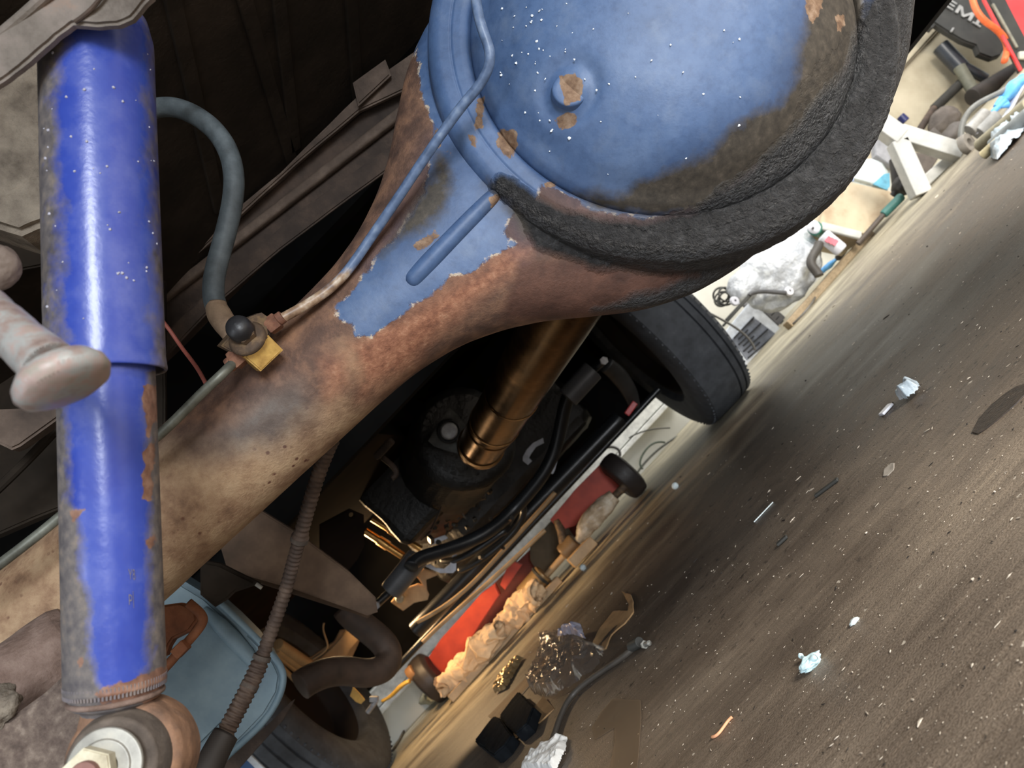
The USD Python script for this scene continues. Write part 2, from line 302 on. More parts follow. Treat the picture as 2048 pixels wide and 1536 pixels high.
SLUDGE = [[(1795, -150), (2000, -150), (2000, 620), (1190, 620), (1400, 548), (1300, 545), (1180, 530), (1110, 508), (1075, 500), (1062, 470), (1040, 415), (985, 372), (1000, 350), (1060, 385), (1110, 412), (1190, 438), (1290, 446), (1390, 422), (1500, 345), (1590, 260), (1690, 140), (1740, 0), (1745, -150)]]
GRIME = [[(1740, -150), (1745, 60), (1690, 200), (1560, 330), (1400, 440), (1290, 450), (1180, 425), (1060, 350), (1130, 372), (1230, 378), (1330, 330), (1420, 285), (1480, 222), (1545, 200), (1585, 110), (1600, 20), (1640, -60), (1700, -150)], [(872, 290), (905, 320), (930, 350), (900, 420), (850, 470), (790, 500), (740, 530), (800, 430), (850, 350)], [(1040, 490), (1010, 440), (1000, 400), (960, 370), (975, 350), (1060, 400), (1100, 470)]]
TAN = [[(300, 900), (430, 900), (560, 905), (700, 790), (760, 830), (620, 1010), (330, 1260), (-50, 1400), (-100, 1150), (120, 1040)], [(690, 700), (760, 690), (790, 730), (740, 780), (690, 760)]]
ORANGE = [[(700, 690), (760, 660), (830, 625), (880, 585), (960, 545), (1020, 495), (1060, 500), (1000, 560), (900, 640), (800, 740), (720, 800)], [(640, 720), (700, 700), (700, 770), (660, 790)]]
GREY = [[(300, 900), (420, 860), (520, 780), (600, 760), (640, 850), (540, 920), (430, 970), (320, 960)]]
UNDER = [[(1040, 520), (1150, 520), (1300, 548), (1480, 510), (1700, 330), (1830, 150), (1830, 640), (1000, 640)]]
def axle_material(name='axle_worn_paint'):
    N = {'g': ('geometry', {}), 'n1': ('noise_texture', {'scale': 45.0, 'detail': 8.0, 'roughness': .66}), 'n2': ('noise_texture', {'scale': 160.0, 'detail': 6.0, 'roughness': .65}), 'n3': ('noise_texture', {'scale': 18.0, 'detail': 6.0, 'roughness': .6})}
    L = [('g.position', k + '.vector') for k in ('n1', 'n2', 'n3')]
    def mixn(k, a, b, fac, c1=None, c2=None, typ='mix'):
        N[k] = ('mix', {'mix_type': typ, **({'color1': c1} if c1 is not None else {}), **({'color2': c2} if c2 is not None else {})})
        if a: L.append((a, k + '.color1'))
        if b: L.append((b, k + '.color2'))
        if isinstance(fac, str): L.append((fac, k + '.fac'))
        else: N[k][1]['fac'] = fac
        return k + '.color'
    def mask(k, noise='n1.fac', amp=34.0, w=2.5, off=0.0):
        N['a_' + k] = ('attribute', {'attribute': k}); N['c_' + k] = ('math', {'math_type': 'multiply_add', 'value2': amp, 'value3': -amp * .5 + off}); N['s_' + k] = ('math', {'math_type': 'add'})
        N['f_' + k] = ('map_range', {'from_min': -w, 'from_max': w, 'to_min': 0.0, 'to_max': 1.0, 'clamp': True})
        L.extend([(noise, f'c_{k}.value1'), (f'a_{k}.fac', f's_{k}.value1'), (f'c_{k}.value', f's_{k}.value2'), (f's_{k}.value', f'f_{k}.value')]); return f'f_{k}.result'
    def ramp(k, src, cols): N[k] = ('rgb_ramp', {'ramp': [(p, lin(c)) for p, c in cols]}); L.append((src, k + '.fac')); return k + '.color'
    fp, fc, fs = mask('paint', amp=60.0), mask('chips', 'n2.fac', amp=22.0, w=1.0), mask('sludge', 'n1.fac', amp=50.0, w=9.0)
    fm_, fm2 = mask('grime', 'n1.fac', amp=70.0, w=14.0, off=-14.0), None
    N['f_soft'] = ('map_range', {'from_min': -60.0, 'from_max': 30.0, 'to_min': 0.0, 'to_max': .62, 'clamp': True}); L.append(('s_grime.value', 'f_soft.value'))
    ft, fo, fg, fu = mask('tan', 'n3.fac', amp=110.0, w=40.0), mask('orange', 'n3.fac', amp=90.0, w=25.0), mask('grey', 'n3.fac', amp=90.0, w=35.0), mask('under', 'n1.fac', amp=20.0, w=10.0)
    rust = ramp('rr', 'n1.fac', [(.28, (62, 46, 40)), (.45, (92, 68, 56)), (.55, (118, 88, 70)), (.70, (146, 108, 82))])
    tan = ramp('rt', 'n1.fac', [(.26, (96, 70, 52)), (.42, (140, 110, 84)), (.55, (164, 136, 106)), (.72, (182, 156, 124))])
    N['vo'] = ('voronoi_texture', {'scale': 150.0, 'randomness': 1.0}); L.append(('g.position', 'vo.vector')); N['vp'] = ('map_range', {'from_min': .14, 'from_max': .26, 'to_min': 1.0, 'to_max': 0.0, 'clamp': True}); N['vq'] = ('map_range', {'from_min': .5, 'from_max': .58, 'clamp': True}); N['vm'] = ('math', {'math_type': 'multiply'}); L.extend([('vo.distance', 'vp.value'), ('n3.fac', 'vq.value'), ('vp.result', 'vm.value1'), ('vq.result', 'vm.value2')])
    tan = mixn('tanp', tan, None, 'vm.value', c2=lin((92, 54, 40)))
    orange = ramp('ro', 'n2.fac', [(.25, (92, 58, 44)), (.45, (134, 88, 66)), (.6, (158, 110, 84)), (.75, (184, 144, 116))])
    grey = ramp('rg', 'n1.fac', [(.3, (72, 60, 54)), (.5, (96, 84, 77)), (.7, (110, 103, 98))])
    under = ramp('ru', 'n1.fac', [(.3, (58, 36, 28)), (.6, (92, 62, 50)), (.8, (110, 74, 58))])
    blue = ramp('rb', 'n3.fac', [(.25, (58, 80, 114)), (.5, (72, 97, 136)), (.75, (94, 116, 150))])
    N['bs'] = ('rgb_ramp', {'ramp': [(.3, (.74, .76, .80)), (.5, (1.0, 1.0, 1.0)), (.7, (1.12, 1.1, 1.08))]}); L.append(('n2.fac', 'bs.fac')); blue = mixn('bls', blue, 'bs.color', .8, typ='multiply')
    blue = mixn('bl2', blue, None, 'dz.result', c2=lin((112, 128, 152)))
    N['dz'] = ('map_range', {'from_min': .52, 'from_max': .8, 'to_min': 0.0, 'to_max': .5, 'clamp': True}); L.append(('n1.fac', 'dz.value'))
    chip = ramp('rc', 'n2.fac', [(.3, (84, 62, 48)), (.5, (122, 96, 74)), (.7, (150, 128, 108))])
    sl = ramp('rs', 'n2.fac', [(.3, (30, 30, 31)), (.55, (52, 52, 53)), (.75, (76, 76, 77))])
    c = mixn('k1', rust, grey, fg); c = mixn('k2', c, tan, ft); c = mixn('k3', c, orange, fo); c = mixn('k4', c, under, fu); base = c
    c = mixn('k5', c, blue, fp)
    # pale flaking lip along the paint's edge
    N['e1'] = ('math', {'math_type': 'absolute'}); N['e2'] = ('map_range', {'from_min': 1.0, 'from_max': 5.0, 'to_min': 1.0, 'to_max': 0.0, 'clamp': True}); N['e3'] = ('map_range', {'from_min': .52, 'from_max': .6, 'clamp': True}); N['e4'] = ('math', {'math_type': 'multiply'})
    L.extend([('s_paint.value', 'e1.value1'), ('e1.value', 'e2.value'), ('n2.fac', 'e3.value'), ('e2.result', 'e4.value1'), ('e3.result', 'e4.value2')])
    c = mixn('k6', c, None, 'e4.value', c2=lin((196, 180, 160)))
    gr = ramp('rgm', 'n2.fac', [(.3, (44, 40, 35)), (.55, (66, 60, 52)), (.75, (88, 80, 70))]); c = mixn('kg1', c, None, 'f_soft.result', c2=lin((34, 48, 78))); c = mixn('kg2', c, gr, fm_)
    c = mixn('k7', c, chip, fc); c = mixn('k8', c, sl, fs)
    def fm(k, a, b, fac):
        N[k] = ('mix_float', {}); L.append((fac, k + '.fac'))
        for s, v in (('a', a), ('b', b)):
            if isinstance(v, str): L.append((v, f'{k}.{s}'))
            else: N[k][1][s] = v
        return k + '.result'
    r = fm('h1', .74, .50, fp); r = fm('hg', r, .66, fm_); r = fm('h2', r, .75, fc); r = fm('h3', r, .36, fs)
    N['bh'] = ('noise_texture', {'scale': 360.0, 'detail': 4.0, 'roughness': .65}); L.append(('g.position', 'bh.vector'))
    amp = fm('h4', .8, .16, fp); amp = fm('h5', amp, 8.0, fs); N['bm'] = ('math', {'math_type': 'multiply'}); L.extend([('bh.fac', 'bm.value1'), (amp, 'bm.value2')])
    N['be'] = ('math', {'math_type': 'multiply_add', 'value2': .55}); L.extend([(fp, 'be.value1'), ('bm.value', 'be.value3')])
    N['b'] = ('bump', {'strength': .8, 'distance': .0011}); N['p'] = ('principled_bsdf', {'specular_ior_level': .5})
    L.extend([('be.value', 'b.height'), ('b.normal', 'p.normal'), (c, 'p.base_color'), (r, 'p.roughness')])
    return usdkit.material(stage, '/World/Looks/' + name, N, L, surface='p.BSDF')
AXM = axle_material()
def axle_attrs(v): return {k: pixels_sd(v, q) for k, q in (('paint', PAINT), ('chips', CHIPS), ('sludge', SLUDGE), ('grime', GRIME), ('tan', TAN), ('orange', ORANGE), ('grey', GREY), ('under', UNDER))}
axle = thing('rear_axle', 'rear axle with rusty tube and large round blue painted differential housing', 'axle', A(0, 0, -.18))
def axle_part(name, mesh, label=None, smooth=True, mat=None, parent=None):
    return obj(name, mesh, mat or AXM, parent or axle, smooth, label, attrs=axle_attrs(mesh.vertices))
# arm and tube: a loft of rounded sections
def loft(xs, hw, hd, sides=96, e=2.0):
    a = np.arange(sides) * 2 * np.pi / sides; c, s = np.cos(a), np.sin(a); rows = []
    for x, w, d, ee in zip(xs, hw, hd, e):
        rows.append(A(0, 0, 0) + x * EX + (np.sign(c) * np.abs(c) ** (2 / ee) * d)[:, None] * EY + (np.sign(s) * np.abs(s) ** (2 / ee) * w)[:, None] * EZ)
    return trimesh.Trimesh(np.vstack(rows), grid_faces(len(xs), sides, True), process=False)
kx = [-.70, -.62, -.40, -.315, -.285, -.255, -.225, -.195, -.165, -.13, -.09, -.05]
kw = [.0455, .0455, .0455, .0458, .0475, .053, .064, .081, .104, .129, .146, .153]
kd = [.0455, .0455, .0455, .0455, .046, .046, .046, .046, .045, .044, .042, .040]
from scipy.interpolate import PchipInterpolator
xs = np.r_[np.linspace(-.70, -.33, 150), np.linspace(-.327, -.05, 150)]
tube_m = loft(xs, PchipInterpolator(kx, kw)(xs), PchipInterpolator(kx, kd)(xs), 120, np.interp(xs, [-.7, -.29, -.18, -.05], [2, 2, 2.2, 2.2]))
tube_m = disp(tube_m, .0006, 60, 3)
axle_part('axle_tube', tube_m, 'rusty axle tube flaring into the housing')
# the arm on the far side, beyond the frame's top edge
xs2 = np.linspace(.05, .62, 90); arm2 = loft(xs2, PchipInterpolator([-x for x in kx[::-1]], kw[::-1])(xs2), PchipInterpolator([-x for x in kx[::-1]], kd[::-1])(xs2), 60, np.interp(xs2, [.05, .2, .3], [3.2, 2.6, 2]))
axle_part('axle_tube', arm2, 'axle tube on the far side of the housing')
hp = prof_round([(.05, .06), (.11, .055), (.138, .036), (.157, .003), (.1655, -.025), (.1630, -.046), (.157, -.0520), (.1475, -.0525), (.1462, -.0518), (.1448, -.0526), (.1385, -.0530), (.1345, -.0515), (.1325, -.046)], .005, 6)
hr = np.interp(np.linspace(0, 1, 150), np.linspace(0, 1, len(hp)), hp[:, 0]); hh = np.interp(np.linspace(0, 1, 150), np.linspace(0, 1, len(hp)), hp[:, 1])
ring = lathe(np.stack([hr, hh], 1), AX, EY, 420)
sd = pixels_sd(ring.vertices, [[(1795, -150), (2000, -150), (2000, 700), (1150, 700), (1330, 560), (1250, 440), (1450, 340), (1640, 240), (1700, 60), (1740, -150)]])
vn = ring.vertex_normals; k_ = np.clip(sd / 60 + .3, 0, 1)
f1 = meshkit.fbm(ring.vertices * 330 + 9, 3, 4); f2 = meshkit.fbm(ring.vertices * 45 + 9, 3, 6)
flip = -1 if ring.volume < 0 else 1
ring.vertices = ring.vertices + flip * vn * (k_ * (.0012 * np.clip(f1 - .42, 0, 1) * 2 + .0005 * (f2 - .5)))[:, None]
rim = axle_part('housing_rim', ring, 'thick round rim of the housing caked in black oily sludge')
cr_, ch = np.array([.1335, .1325, .129, .122, .112, .098, .082, .062, .04, .02, 0.0001]), np.array([-.044, -.0485, -.0545, -.061, -.072, -.083, -.0915, -.098, -.102, -.1035, -.104])
tt = np.linspace(0, 1, 110); ci = np.linspace(0, 1, len(cr_)); cov = lathe(np.stack([PchipInterpolator(ci, cr_)(tt), PchipInterpolator(ci, ch)(tt)], 1), AX, EY, 260)
# dished filler plug seat
pc = onplane(1140, 176, A(0, -.088, 0), EY); q = cov.vertices - pc; rr = np.linalg.norm(q - np.outer(q @ EY, EY), axis=1); front = (cov.vertices - AX) @ EY < -.02
cov.vertices = cov.vertices + np.where(front, .0026 * np.exp(-((rr - .0155) / .0050) ** 2), 0)[:, None] * EY
cov.vertices = cov.vertices + (.0018 * (meshkit.fbm(cov.vertices * 22, 3, 2) - .5))[:, None] * EY
cover = axle_part('differential_cover', cov, 'domed blue differential cover with chipped paint')
plug = lathe(prof_round([(1e-5, -.0016), (.0090, -.0014), (.0112, -.0006), (.0120, .004)], .001, 4), pc + EY * .002, EY, 40)
axle_part('filler_plug', subdiv(plug, .0012), 'small rust-brown plug in a dished seat', parent=cover)
ra, rb_ = onplane(826, 556, A(0, -.045, 0), EY), onplane(984, 392, A(0, -.047, 0), EY)
axle_part('raised_rib', tube([ra + EY * .0035, ra * .9 + rb_ * .1 + EY * .002, ra * .1 + rb_ * .9 + EY * .0015, rb_ + EY * .003], [.0062, .0064, .0058, .0050], 28, n=60), 'raised pressed rib along the axle arm')
# front lip of the ring seen as a bead on the arm side, drips of sludge under the rim
for i, (an, s) in enumerate(((-58, 1.0), (-40, .8), (-66, .7), (-33, .6), (-48, .7))):
    an = math.radians(an); axle_part('sludge_drip', blob(A(.163 * math.cos(an), -.024, .163 * math.sin(an)), .0042 * s, i, .3, 3, (.8, .8, 1.3)), smooth=True, parent=rim)
spl = []
for i in range(95):
    if i < 60: px, py = rng.normal(1075, 75), rng.normal(110, 75)
    else: px, py = rng.uniform(1000, 1500), rng.uniform(0, 420)
    d2 = onplane(px, py, A(0, -.09, 0), EY) - AX; rad = math.hypot(d2 @ EX, d2 @ EZ)
    if rad > .122: continue
    hgt = float(np.interp(rad, cr_[::-1], ch[::-1])); c_ = AX + (d2 @ EX) * EX + (d2 @ EZ) * EZ + (hgt - .0006) * EY
    c_ = CAM + (c_ - CAM); s = rng.uniform(.0004, .0011) * (1.8 if rng.random() < .08 else 1)
    spl.append(blob(c_, s * .75, i, .9, 2, (rng.uniform(.5, 1.3), .35, rng.uniform(.5, 1.3)), 5))
SPL = flat('pale_splash', (215, 222, 230), .3)
obj('dried_splash', cat(spl), SPL, cover, True, 'tiny pale splash marks on the blue cover', kind='stuff')

# ------------------------------------------------------------------ car body over the axle
PAN = M('underbody_dark', [(.25, (28, 25, 21)), (.5, (44, 38, 32)), (.75, (60, 52, 44))], scale=14, rough=.9, spec=.15, bump=.5, bscale=160, bdist=.001)
RAILM = M('underbody_brown', [(.25, (58, 47, 40)), (.5, (88, 74, 64)), (.72, (116, 100, 88))], scale=30, rough=.8, bump=.6, bscale=240, bdist=.0012)
RAILD = M('underbody_rail_dark', [(.25, (40, 31, 26)), (.5, (62, 50, 42)), (.75, (92, 74, 62))], scale=26, rough=.8, bump=.6, bscale=220, bdist=.0012)
LEG = M('chassis_leg_grit', [(.25, (70, 62, 52)), (.45, (112, 102, 90)), (.6, (132, 122, 108)), (.75, (150, 138, 122))], scale=48, rough=.85, bump=.9, bscale=170, bdist=.003)
BRKT = M('bracket_grey_rust', [(.25, (74, 64, 56)), (.45, (112, 104, 96)), (.6, (128, 118, 110)), (.75, (146, 120, 102))], scale=42, rough=.75, bump=.6, bscale=260, bdist=.0012)
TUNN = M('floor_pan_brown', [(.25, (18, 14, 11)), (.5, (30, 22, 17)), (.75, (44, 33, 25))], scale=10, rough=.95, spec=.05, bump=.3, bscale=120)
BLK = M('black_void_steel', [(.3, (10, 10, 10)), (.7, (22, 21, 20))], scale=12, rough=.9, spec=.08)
body = thing('car_body', 'dark brown car underbody of floor pans, rails and sills above the axle', 'car body', (0, .7, .6))
# boot floor with pressed seams
bf = trimesh.creation.box((1.9, 1.02, .012)); bf.apply_translation((-.10, .29, .640)); obj('boot_floor', bf, PAN, body)
for px0, py0, px1, py1 in ((430, -200, 590, 345), (535, -200, 590, 300), (300, -200, 440, 420), (690, -160, 716, 205)):
    a, b = F(px0, py0, .633), F(px1, py1, .633); obj('pressed_seam', bar(a, b, .014, .005, (0, 0, 1), .002), PAN, body)
# cross rail: web, bead, lips
YR = .80; RN = nrm((-.09, -1, -.25)); rp = np.array([0, YR, .56])
obj('rail_flange', plate([(300, 560), (560, 345), (690, 215), (760, 150), (840, 95), (900, 60), (900, 130), (840, 165), (718, 222), (590, 330), (470, 440), (300, 590)], RN, .012, .002, p0=rp + RN * .02, noise=.004), RAILM, body)
obj('cross_rail', plate([(250, 600), (590, 320), (830, 140), (960, 60), (960, 180), (840, 282), (560, 470), (330, 705), (250, 780)], RN, .05, .003, p0=rp), RAILD, body)
obj('rail_bead', cat(bar(onplane(280, 632, rp + RN * .006, RN), onplane(900, 150, rp + RN * .006, RN), .011, .011)), RAILM, body)
obj('rail_lip', plate([(270, 722), (440, 560), (600, 420), (838, 250), (930, 180), (930, 215), (845, 290), (700, 395), (560, 500), (430, 610), (330, 715), (270, 765)], RN, .008, .002, p0=rp + RN * .016, noise=.003), RAILD, body)
obj('rail_end_clip', plate([(705, 165), (770, 118), (782, 150), (716, 212)], RN, .008, .002, p0=rp + RN * .030), RAILM, body)
hb = trimesh.creation.box((2.0, .02, .30)); hb.apply_translation((-.05, 1.02, .56)); obj('heel_board', hb, BLK, body)  # near-black sheet stands in for the unlit hollow beyond the axle
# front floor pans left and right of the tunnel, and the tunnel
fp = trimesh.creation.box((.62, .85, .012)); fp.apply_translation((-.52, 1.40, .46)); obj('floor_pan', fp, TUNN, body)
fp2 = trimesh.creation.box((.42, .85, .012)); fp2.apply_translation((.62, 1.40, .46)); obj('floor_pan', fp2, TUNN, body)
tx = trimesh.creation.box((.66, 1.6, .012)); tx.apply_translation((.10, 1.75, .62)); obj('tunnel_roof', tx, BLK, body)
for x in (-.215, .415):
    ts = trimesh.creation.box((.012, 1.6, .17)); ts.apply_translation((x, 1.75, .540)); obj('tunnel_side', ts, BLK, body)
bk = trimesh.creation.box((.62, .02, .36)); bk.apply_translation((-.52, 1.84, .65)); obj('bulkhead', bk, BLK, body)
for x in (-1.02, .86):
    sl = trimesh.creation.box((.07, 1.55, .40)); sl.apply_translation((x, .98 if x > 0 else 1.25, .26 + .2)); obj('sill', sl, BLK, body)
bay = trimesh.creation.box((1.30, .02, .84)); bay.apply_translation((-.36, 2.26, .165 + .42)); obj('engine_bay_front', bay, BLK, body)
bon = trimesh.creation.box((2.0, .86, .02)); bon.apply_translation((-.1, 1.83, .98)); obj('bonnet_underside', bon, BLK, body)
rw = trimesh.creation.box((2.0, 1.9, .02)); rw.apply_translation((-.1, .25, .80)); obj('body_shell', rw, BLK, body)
# upper left: chassis leg and damper top mount
obj('chassis_leg', plate([(-80, 40), (60, 60), (150, 40), (160, 420), (40, 470), (-80, 430)], (.25, -1, -.2), .05, .004, p0=P(60, 250, .47), noise=.006, ns=60), LEG, body)
obj('chassis_leg_edge', plate([(-60, 395), (120, 330), (150, 400), (150, 520), (-60, 560)], (.1, -1, -.5), .02, .002, p0=P(60, 430, .60)), PAN, body)
obj('damper_top_mount', plate([(-60, 100), (30, 45), (90, -10), (160, -60), (310, -60), (304, -8), (285, 12), (262, 34), (232, 45), (190, 50), (145, 48), (112, 70), (86, 95), (40, 135), (-60, 205)], (.1, -1, -.1), .006, .0015, p0=P(150, 20, .352), noise=.003, ns=80), BRKT, body)
obj('mount_lip', tube([P(-60, 112, .352), P(30, 46, .351), P(95, -12, .350), P(150, -58, .350)], .0026, 10, n=30), BRKT, body)
obj('mount_crease', tube([P(222, -40, .3505), P(190, 10, .3505), P(150, 44, .3505)], .0010, 8, n=12), RAILD, body)
# lower left: dim brackets behind the damper
obj('bump_stop_bracket', plate([(-40, 820), (70, 815), (130, 800), (140, 820), (40, 892), (22, 900), (-40, 870)], (.3, -1, -.2), .02, .002, p0=P(40, 850, .58)), RAILM, body)
obj('inner_arch_panel', plate([(-120, 470), (330, 470), (330, 900), (130, 1010), (-120, 1120)], (.5, -1, .1), .012, .002, p0=P(60, 760, .74), noise=.01, ns=20), PAN, body)
obj('inner_arch_ridge', tube([P(-40, 1010, .62), P(40, 935, .63), P(120, 850, .65)], [.004, .004, .004], 10, n=20), PAN, body)

# ------------------------------------------------------------------ axle end: spring seat and damper plate
SEAT = M('axle_end_brown', [(.25, (70, 56, 50)), (.45, (106, 86, 76)), (.6, (124, 104, 94)), (.75, (140, 122, 110))], scale=60, rough=.85, bump=.8, bscale=260, bdist=.0015)
SEAT2 = M('axle_plate_speckled', [(.28, (66, 54, 48)), (.45, (94, 80, 72)), (.58, (112, 98, 88)), (.72, (140, 126, 114))], scale=170, rough=.85, bump=.8, bscale=420, bdist=.0012)
obj('spring_seat', disp(subdiv(rod(P(170, 1275, .475), P(-130, 1490, .43), .0265, 60, .3), .004), .002, 60, 3), SEAT, axle, label='brown tube stub at the end of the axle')
obj('damper_plate', plate([(-120, 1470), (20, 1436), (90, 1385), (150, 1330), (230, 1330), (300, 1370), (300, 1700), (-120, 1700)], (.15, -1, -.1), .012, .002, p0=P(120, 1450, .392), noise=.004, ns=60), SEAT2, axle)
obj('dirt_clump', disp(subdiv(blob(P(-8, 1420, .392), .0115, 5, .25, 4, (1.3, .7, .9)), .002), .006, 160, 4, 4), LEG, axle, True, 'gritty clump of dirt')

# ------------------------------------------------------------------ blue shock absorber
T0, T1 = P(192, 8, .392), P(233, 1405, .352); SA = nrm(T1 - T0); SL = np.linalg.norm(T1 - T0)
def S(t): return T0 + SA * t
def at_y(py):      # distance along the damper whose picture row is py
    ts = np.linspace(-.05, SL + .08, 4000); pr = project(T0 + ts[:, None] * SA); return float(np.interp(py, pr[:, 1], ts))
def shock_material():
    N = {'g': ('geometry', {}), 'n1': ('noise_texture', {'scale': 55.0, 'detail': 7.0, 'roughness': .65}), 'n2': ('noise_texture', {'scale': 190.0, 'detail': 5.0}), 'n3': ('noise_texture', {'scale': 22.0, 'detail': 6.0, 'roughness': .65}),
         'ad': ('attribute', {'attribute': 'dust'}), 'ar': ('attribute', {'attribute': 'rust'}),
         'm1': ('math', {'math_type': 'multiply_add', 'value2': 1.9, 'value3': -.95}), 's1': ('math', {'math_type': 'add'}), 'f1': ('map_range', {'from_min': -.25, 'from_max': .35, 'clamp': True}),
         'm2': ('math', {'math_type': 'multiply_add', 'value2': 30.0, 'value3': -15.0}), 's2': ('math', {'math_type': 'add'}), 'f2': ('map_range', {'from_min': -1.5, 'from_max': 1.5, 'clamp': True}),
         'bl': ('rgb_ramp', {'ramp': [(.3, lin((40, 58, 148))), (.5, lin((52, 72, 160))), (.72, lin((92, 104, 172)))]}),
         'du': ('rgb_ramp', {'ramp': [(.3, lin((74, 70, 74))), (.55, lin((104, 98, 96))), (.75, lin((128, 116, 106)))]}),
         'ru': ('rgb_ramp', {'ramp': [(.3, lin((92, 66, 54))), (.5, lin((122, 88, 72))), (.7, lin((148, 116, 98)))]}),
         'k1': ('mix', {}), 'k2': ('mix', {}), 'rf': ('mix_float', {'a': .27, 'b': .7}), 'bp': ('bump', {'strength': .22, 'distance': .0008}), 'p': ('principled_bsdf', {'specular_ior_level': .55})}
    L = [('g.position', k + '.vector') for k in ('n1', 'n2', 'n3')] + [('n1.fac', 'm1.value1'), ('ad.fac', 's1.value1'), ('m1.value', 's1.value2'), ('s1.value', 'f1.value'),
        ('n2.fac', 'm2.value1'), ('ar.fac', 's2.value1'), ('m2.value', 's2.value2'), ('s2.value', 'f2.value'), ('n3.fac', 'bl.fac'), ('n2.fac', 'du.fac'), ('n2.fac', 'ru.fac'),
        ('bl.color', 'k1.color1'), ('du.color', 'k1.color2'), ('f1.result', 'k1.fac'), ('k1.color', 'k2.color1'), ('ru.color', 'k2.color2'), ('f2.result', 'k2.fac'), ('k2.color', 'p.base_color'),
        ('f1.result', 'rf.fac'), ('rf.result', 'p.roughness'), ('n2.fac', 'bp.height'), ('bp.normal', 'p.normal')]
    return usdkit.material(stage, '/World/Looks/shock_blue', N, L, surface='p.BSDF')
SHM = shock_material()
SRUST = [[(285, 770), (320, 770), (318, 830), (296, 870), (288, 820)], [(282, 905), (300, 890), (312, 880), (312, 905), (302, 945), (306, 985), (300, 1000), (286, 995), (284, 950), (292, 930)], [(142, 1025), (168, 1018), (160, 1035), (145, 1045)], [(157, 1322), (163, 1316), (167, 1326), (160, 1334)],
         [(290, 1082), (310, 1072), (312, 1100), (296, 1095)], [(190, 1385), (330, 1330), (340, 1370), (330, 1400), (200, 1412)]]
def shock_attrs(v):
    p = project(v); y = p[:, 1]; t = (v - T0) @ SA; c = project(T0 + t[:, None] * SA); w = p[:, 0] - c[:, 0]
    lo = y > 742
    wd = np.where(lo, 94, 106); e = np.abs(w) / wd
    edge_l = np.interp(y, [40, 120, 250, 741, 742, 900, 1000, 1050, 1150, 1300, 1380], [.55, .70, .80, .90, .90, .86, .84, .62, .58, .50, .36]); edge_r = np.interp(y, [40, 400, 741, 742, 900, 1040, 1100, 1250, 1330, 1390], [.96, .92, .90, .80, .74, .80, .76, .74, .70, .3])
    d = np.where(w < 0, e - edge_l, e - edge_r) * np.where(lo, 2.6, 1.6) + np.where(y > 1360, (y - 1360) / 60.0, 0)
    return {'dust': np.clip(d, -2, 2), 'rust': pixels_sd(v, SRUST)}
sh = thing('shock_absorber', 'bright blue shock absorber bolted upright in front of the axle tube', 'shock absorber', S(SL / 2))
def shock_part(name, prof, label=None, seg=160, bulge=None, fine=True):
    prof = np.asarray(prof, float)
    if fine:
        L_ = np.r_[0, np.cumsum(np.linalg.norm(np.diff(prof, axis=0), axis=1))]; k = np.unique(np.r_[L_, np.linspace(0, L_[-1], max(12, int(L_[-1] / .0011)))])
        prof = np.stack([np.interp(k, L_, prof[:, 0]), np.interp(k, L_, prof[:, 1])], 1)
    Mh = lathe(prof, T0, SA, seg); obj(name, Mh, SHM, sh, True, label, attrs=shock_attrs(Mh.vertices))
tl = at_y(742)
shock_part('dust_tube', prof_round([(.0005, .004), (.018, .004), (.0236, .008), (.0262, .020), (.0262, tl - .006), (.0268, tl - .001), (.0266, tl + .0006), (.0250, tl + .0004), (.0245, tl - .02)], .0015, 4), 'wider blue dust tube with an open lower lip')
tb, tc, td = at_y(1352), at_y(1388), at_y(1424)
shock_part('reservoir_tube', prof_round([(.012, tl - .06), (.0213, tl - .05), (.0214, tb), (.0216, tb + .004), (.0205, tc - .003), (.0193, tc), (.0188, tc + .003), (.0150, td - .003), (.0140, td), (.0005, td + .001)], .0012, 4), 'blue lower tube with rusted edges and crimped base')
obj('bead', tube([S(tc + .0008) + .0194 * (math.cos(a) * frame(SA)[0] + math.sin(a) * frame(SA)[1]) for a in np.linspace(0, 2 * math.pi, 60)], .0013, 10), SEAT, sh, True)
knurl = [bar(S(tb + .001) + .0212 * (math.cos(a) * frame(SA)[0] + math.sin(a) * frame(SA)[1]), S(tb + .006) + .0209 * (math.cos(a) * frame(SA)[0] + math.sin(a) * frame(SA)[1]), .0007, .0010) for a in np.linspace(0, 2 * math.pi, 84, endpoint=False)]
KN = M('knurl_grey_blue', [(.3, (86, 84, 96)), (.7, (128, 116, 108))], scale=60, rough=.6)
obj('knurled_band', cat(knurl), KN, sh, label='fine knurled crimp round the base', kind='stuff')
dots = []
rd = np.random.default_rng(5)
for k in range(46):
    t = rd.uniform(.03, tl - .02); a_ = rd.uniform(-1.1, 1.1); vv = nrm(CAM - S(t)); f_ = nrm(vv - SA * (vv @ SA)); s_ = nrm(np.cross(SA, f_)); dots.append(blob(S(t) + .0262 * (math.cos(a_) * f_ + math.sin(a_) * s_), rd.uniform(.0003, .0008), k, .7, 1))
obj('dried_splash', cat(dots), flat('shock_splash', (176, 176, 190), .4), sh, True, 'tiny pale splash marks on the blue tube', 'stuff')
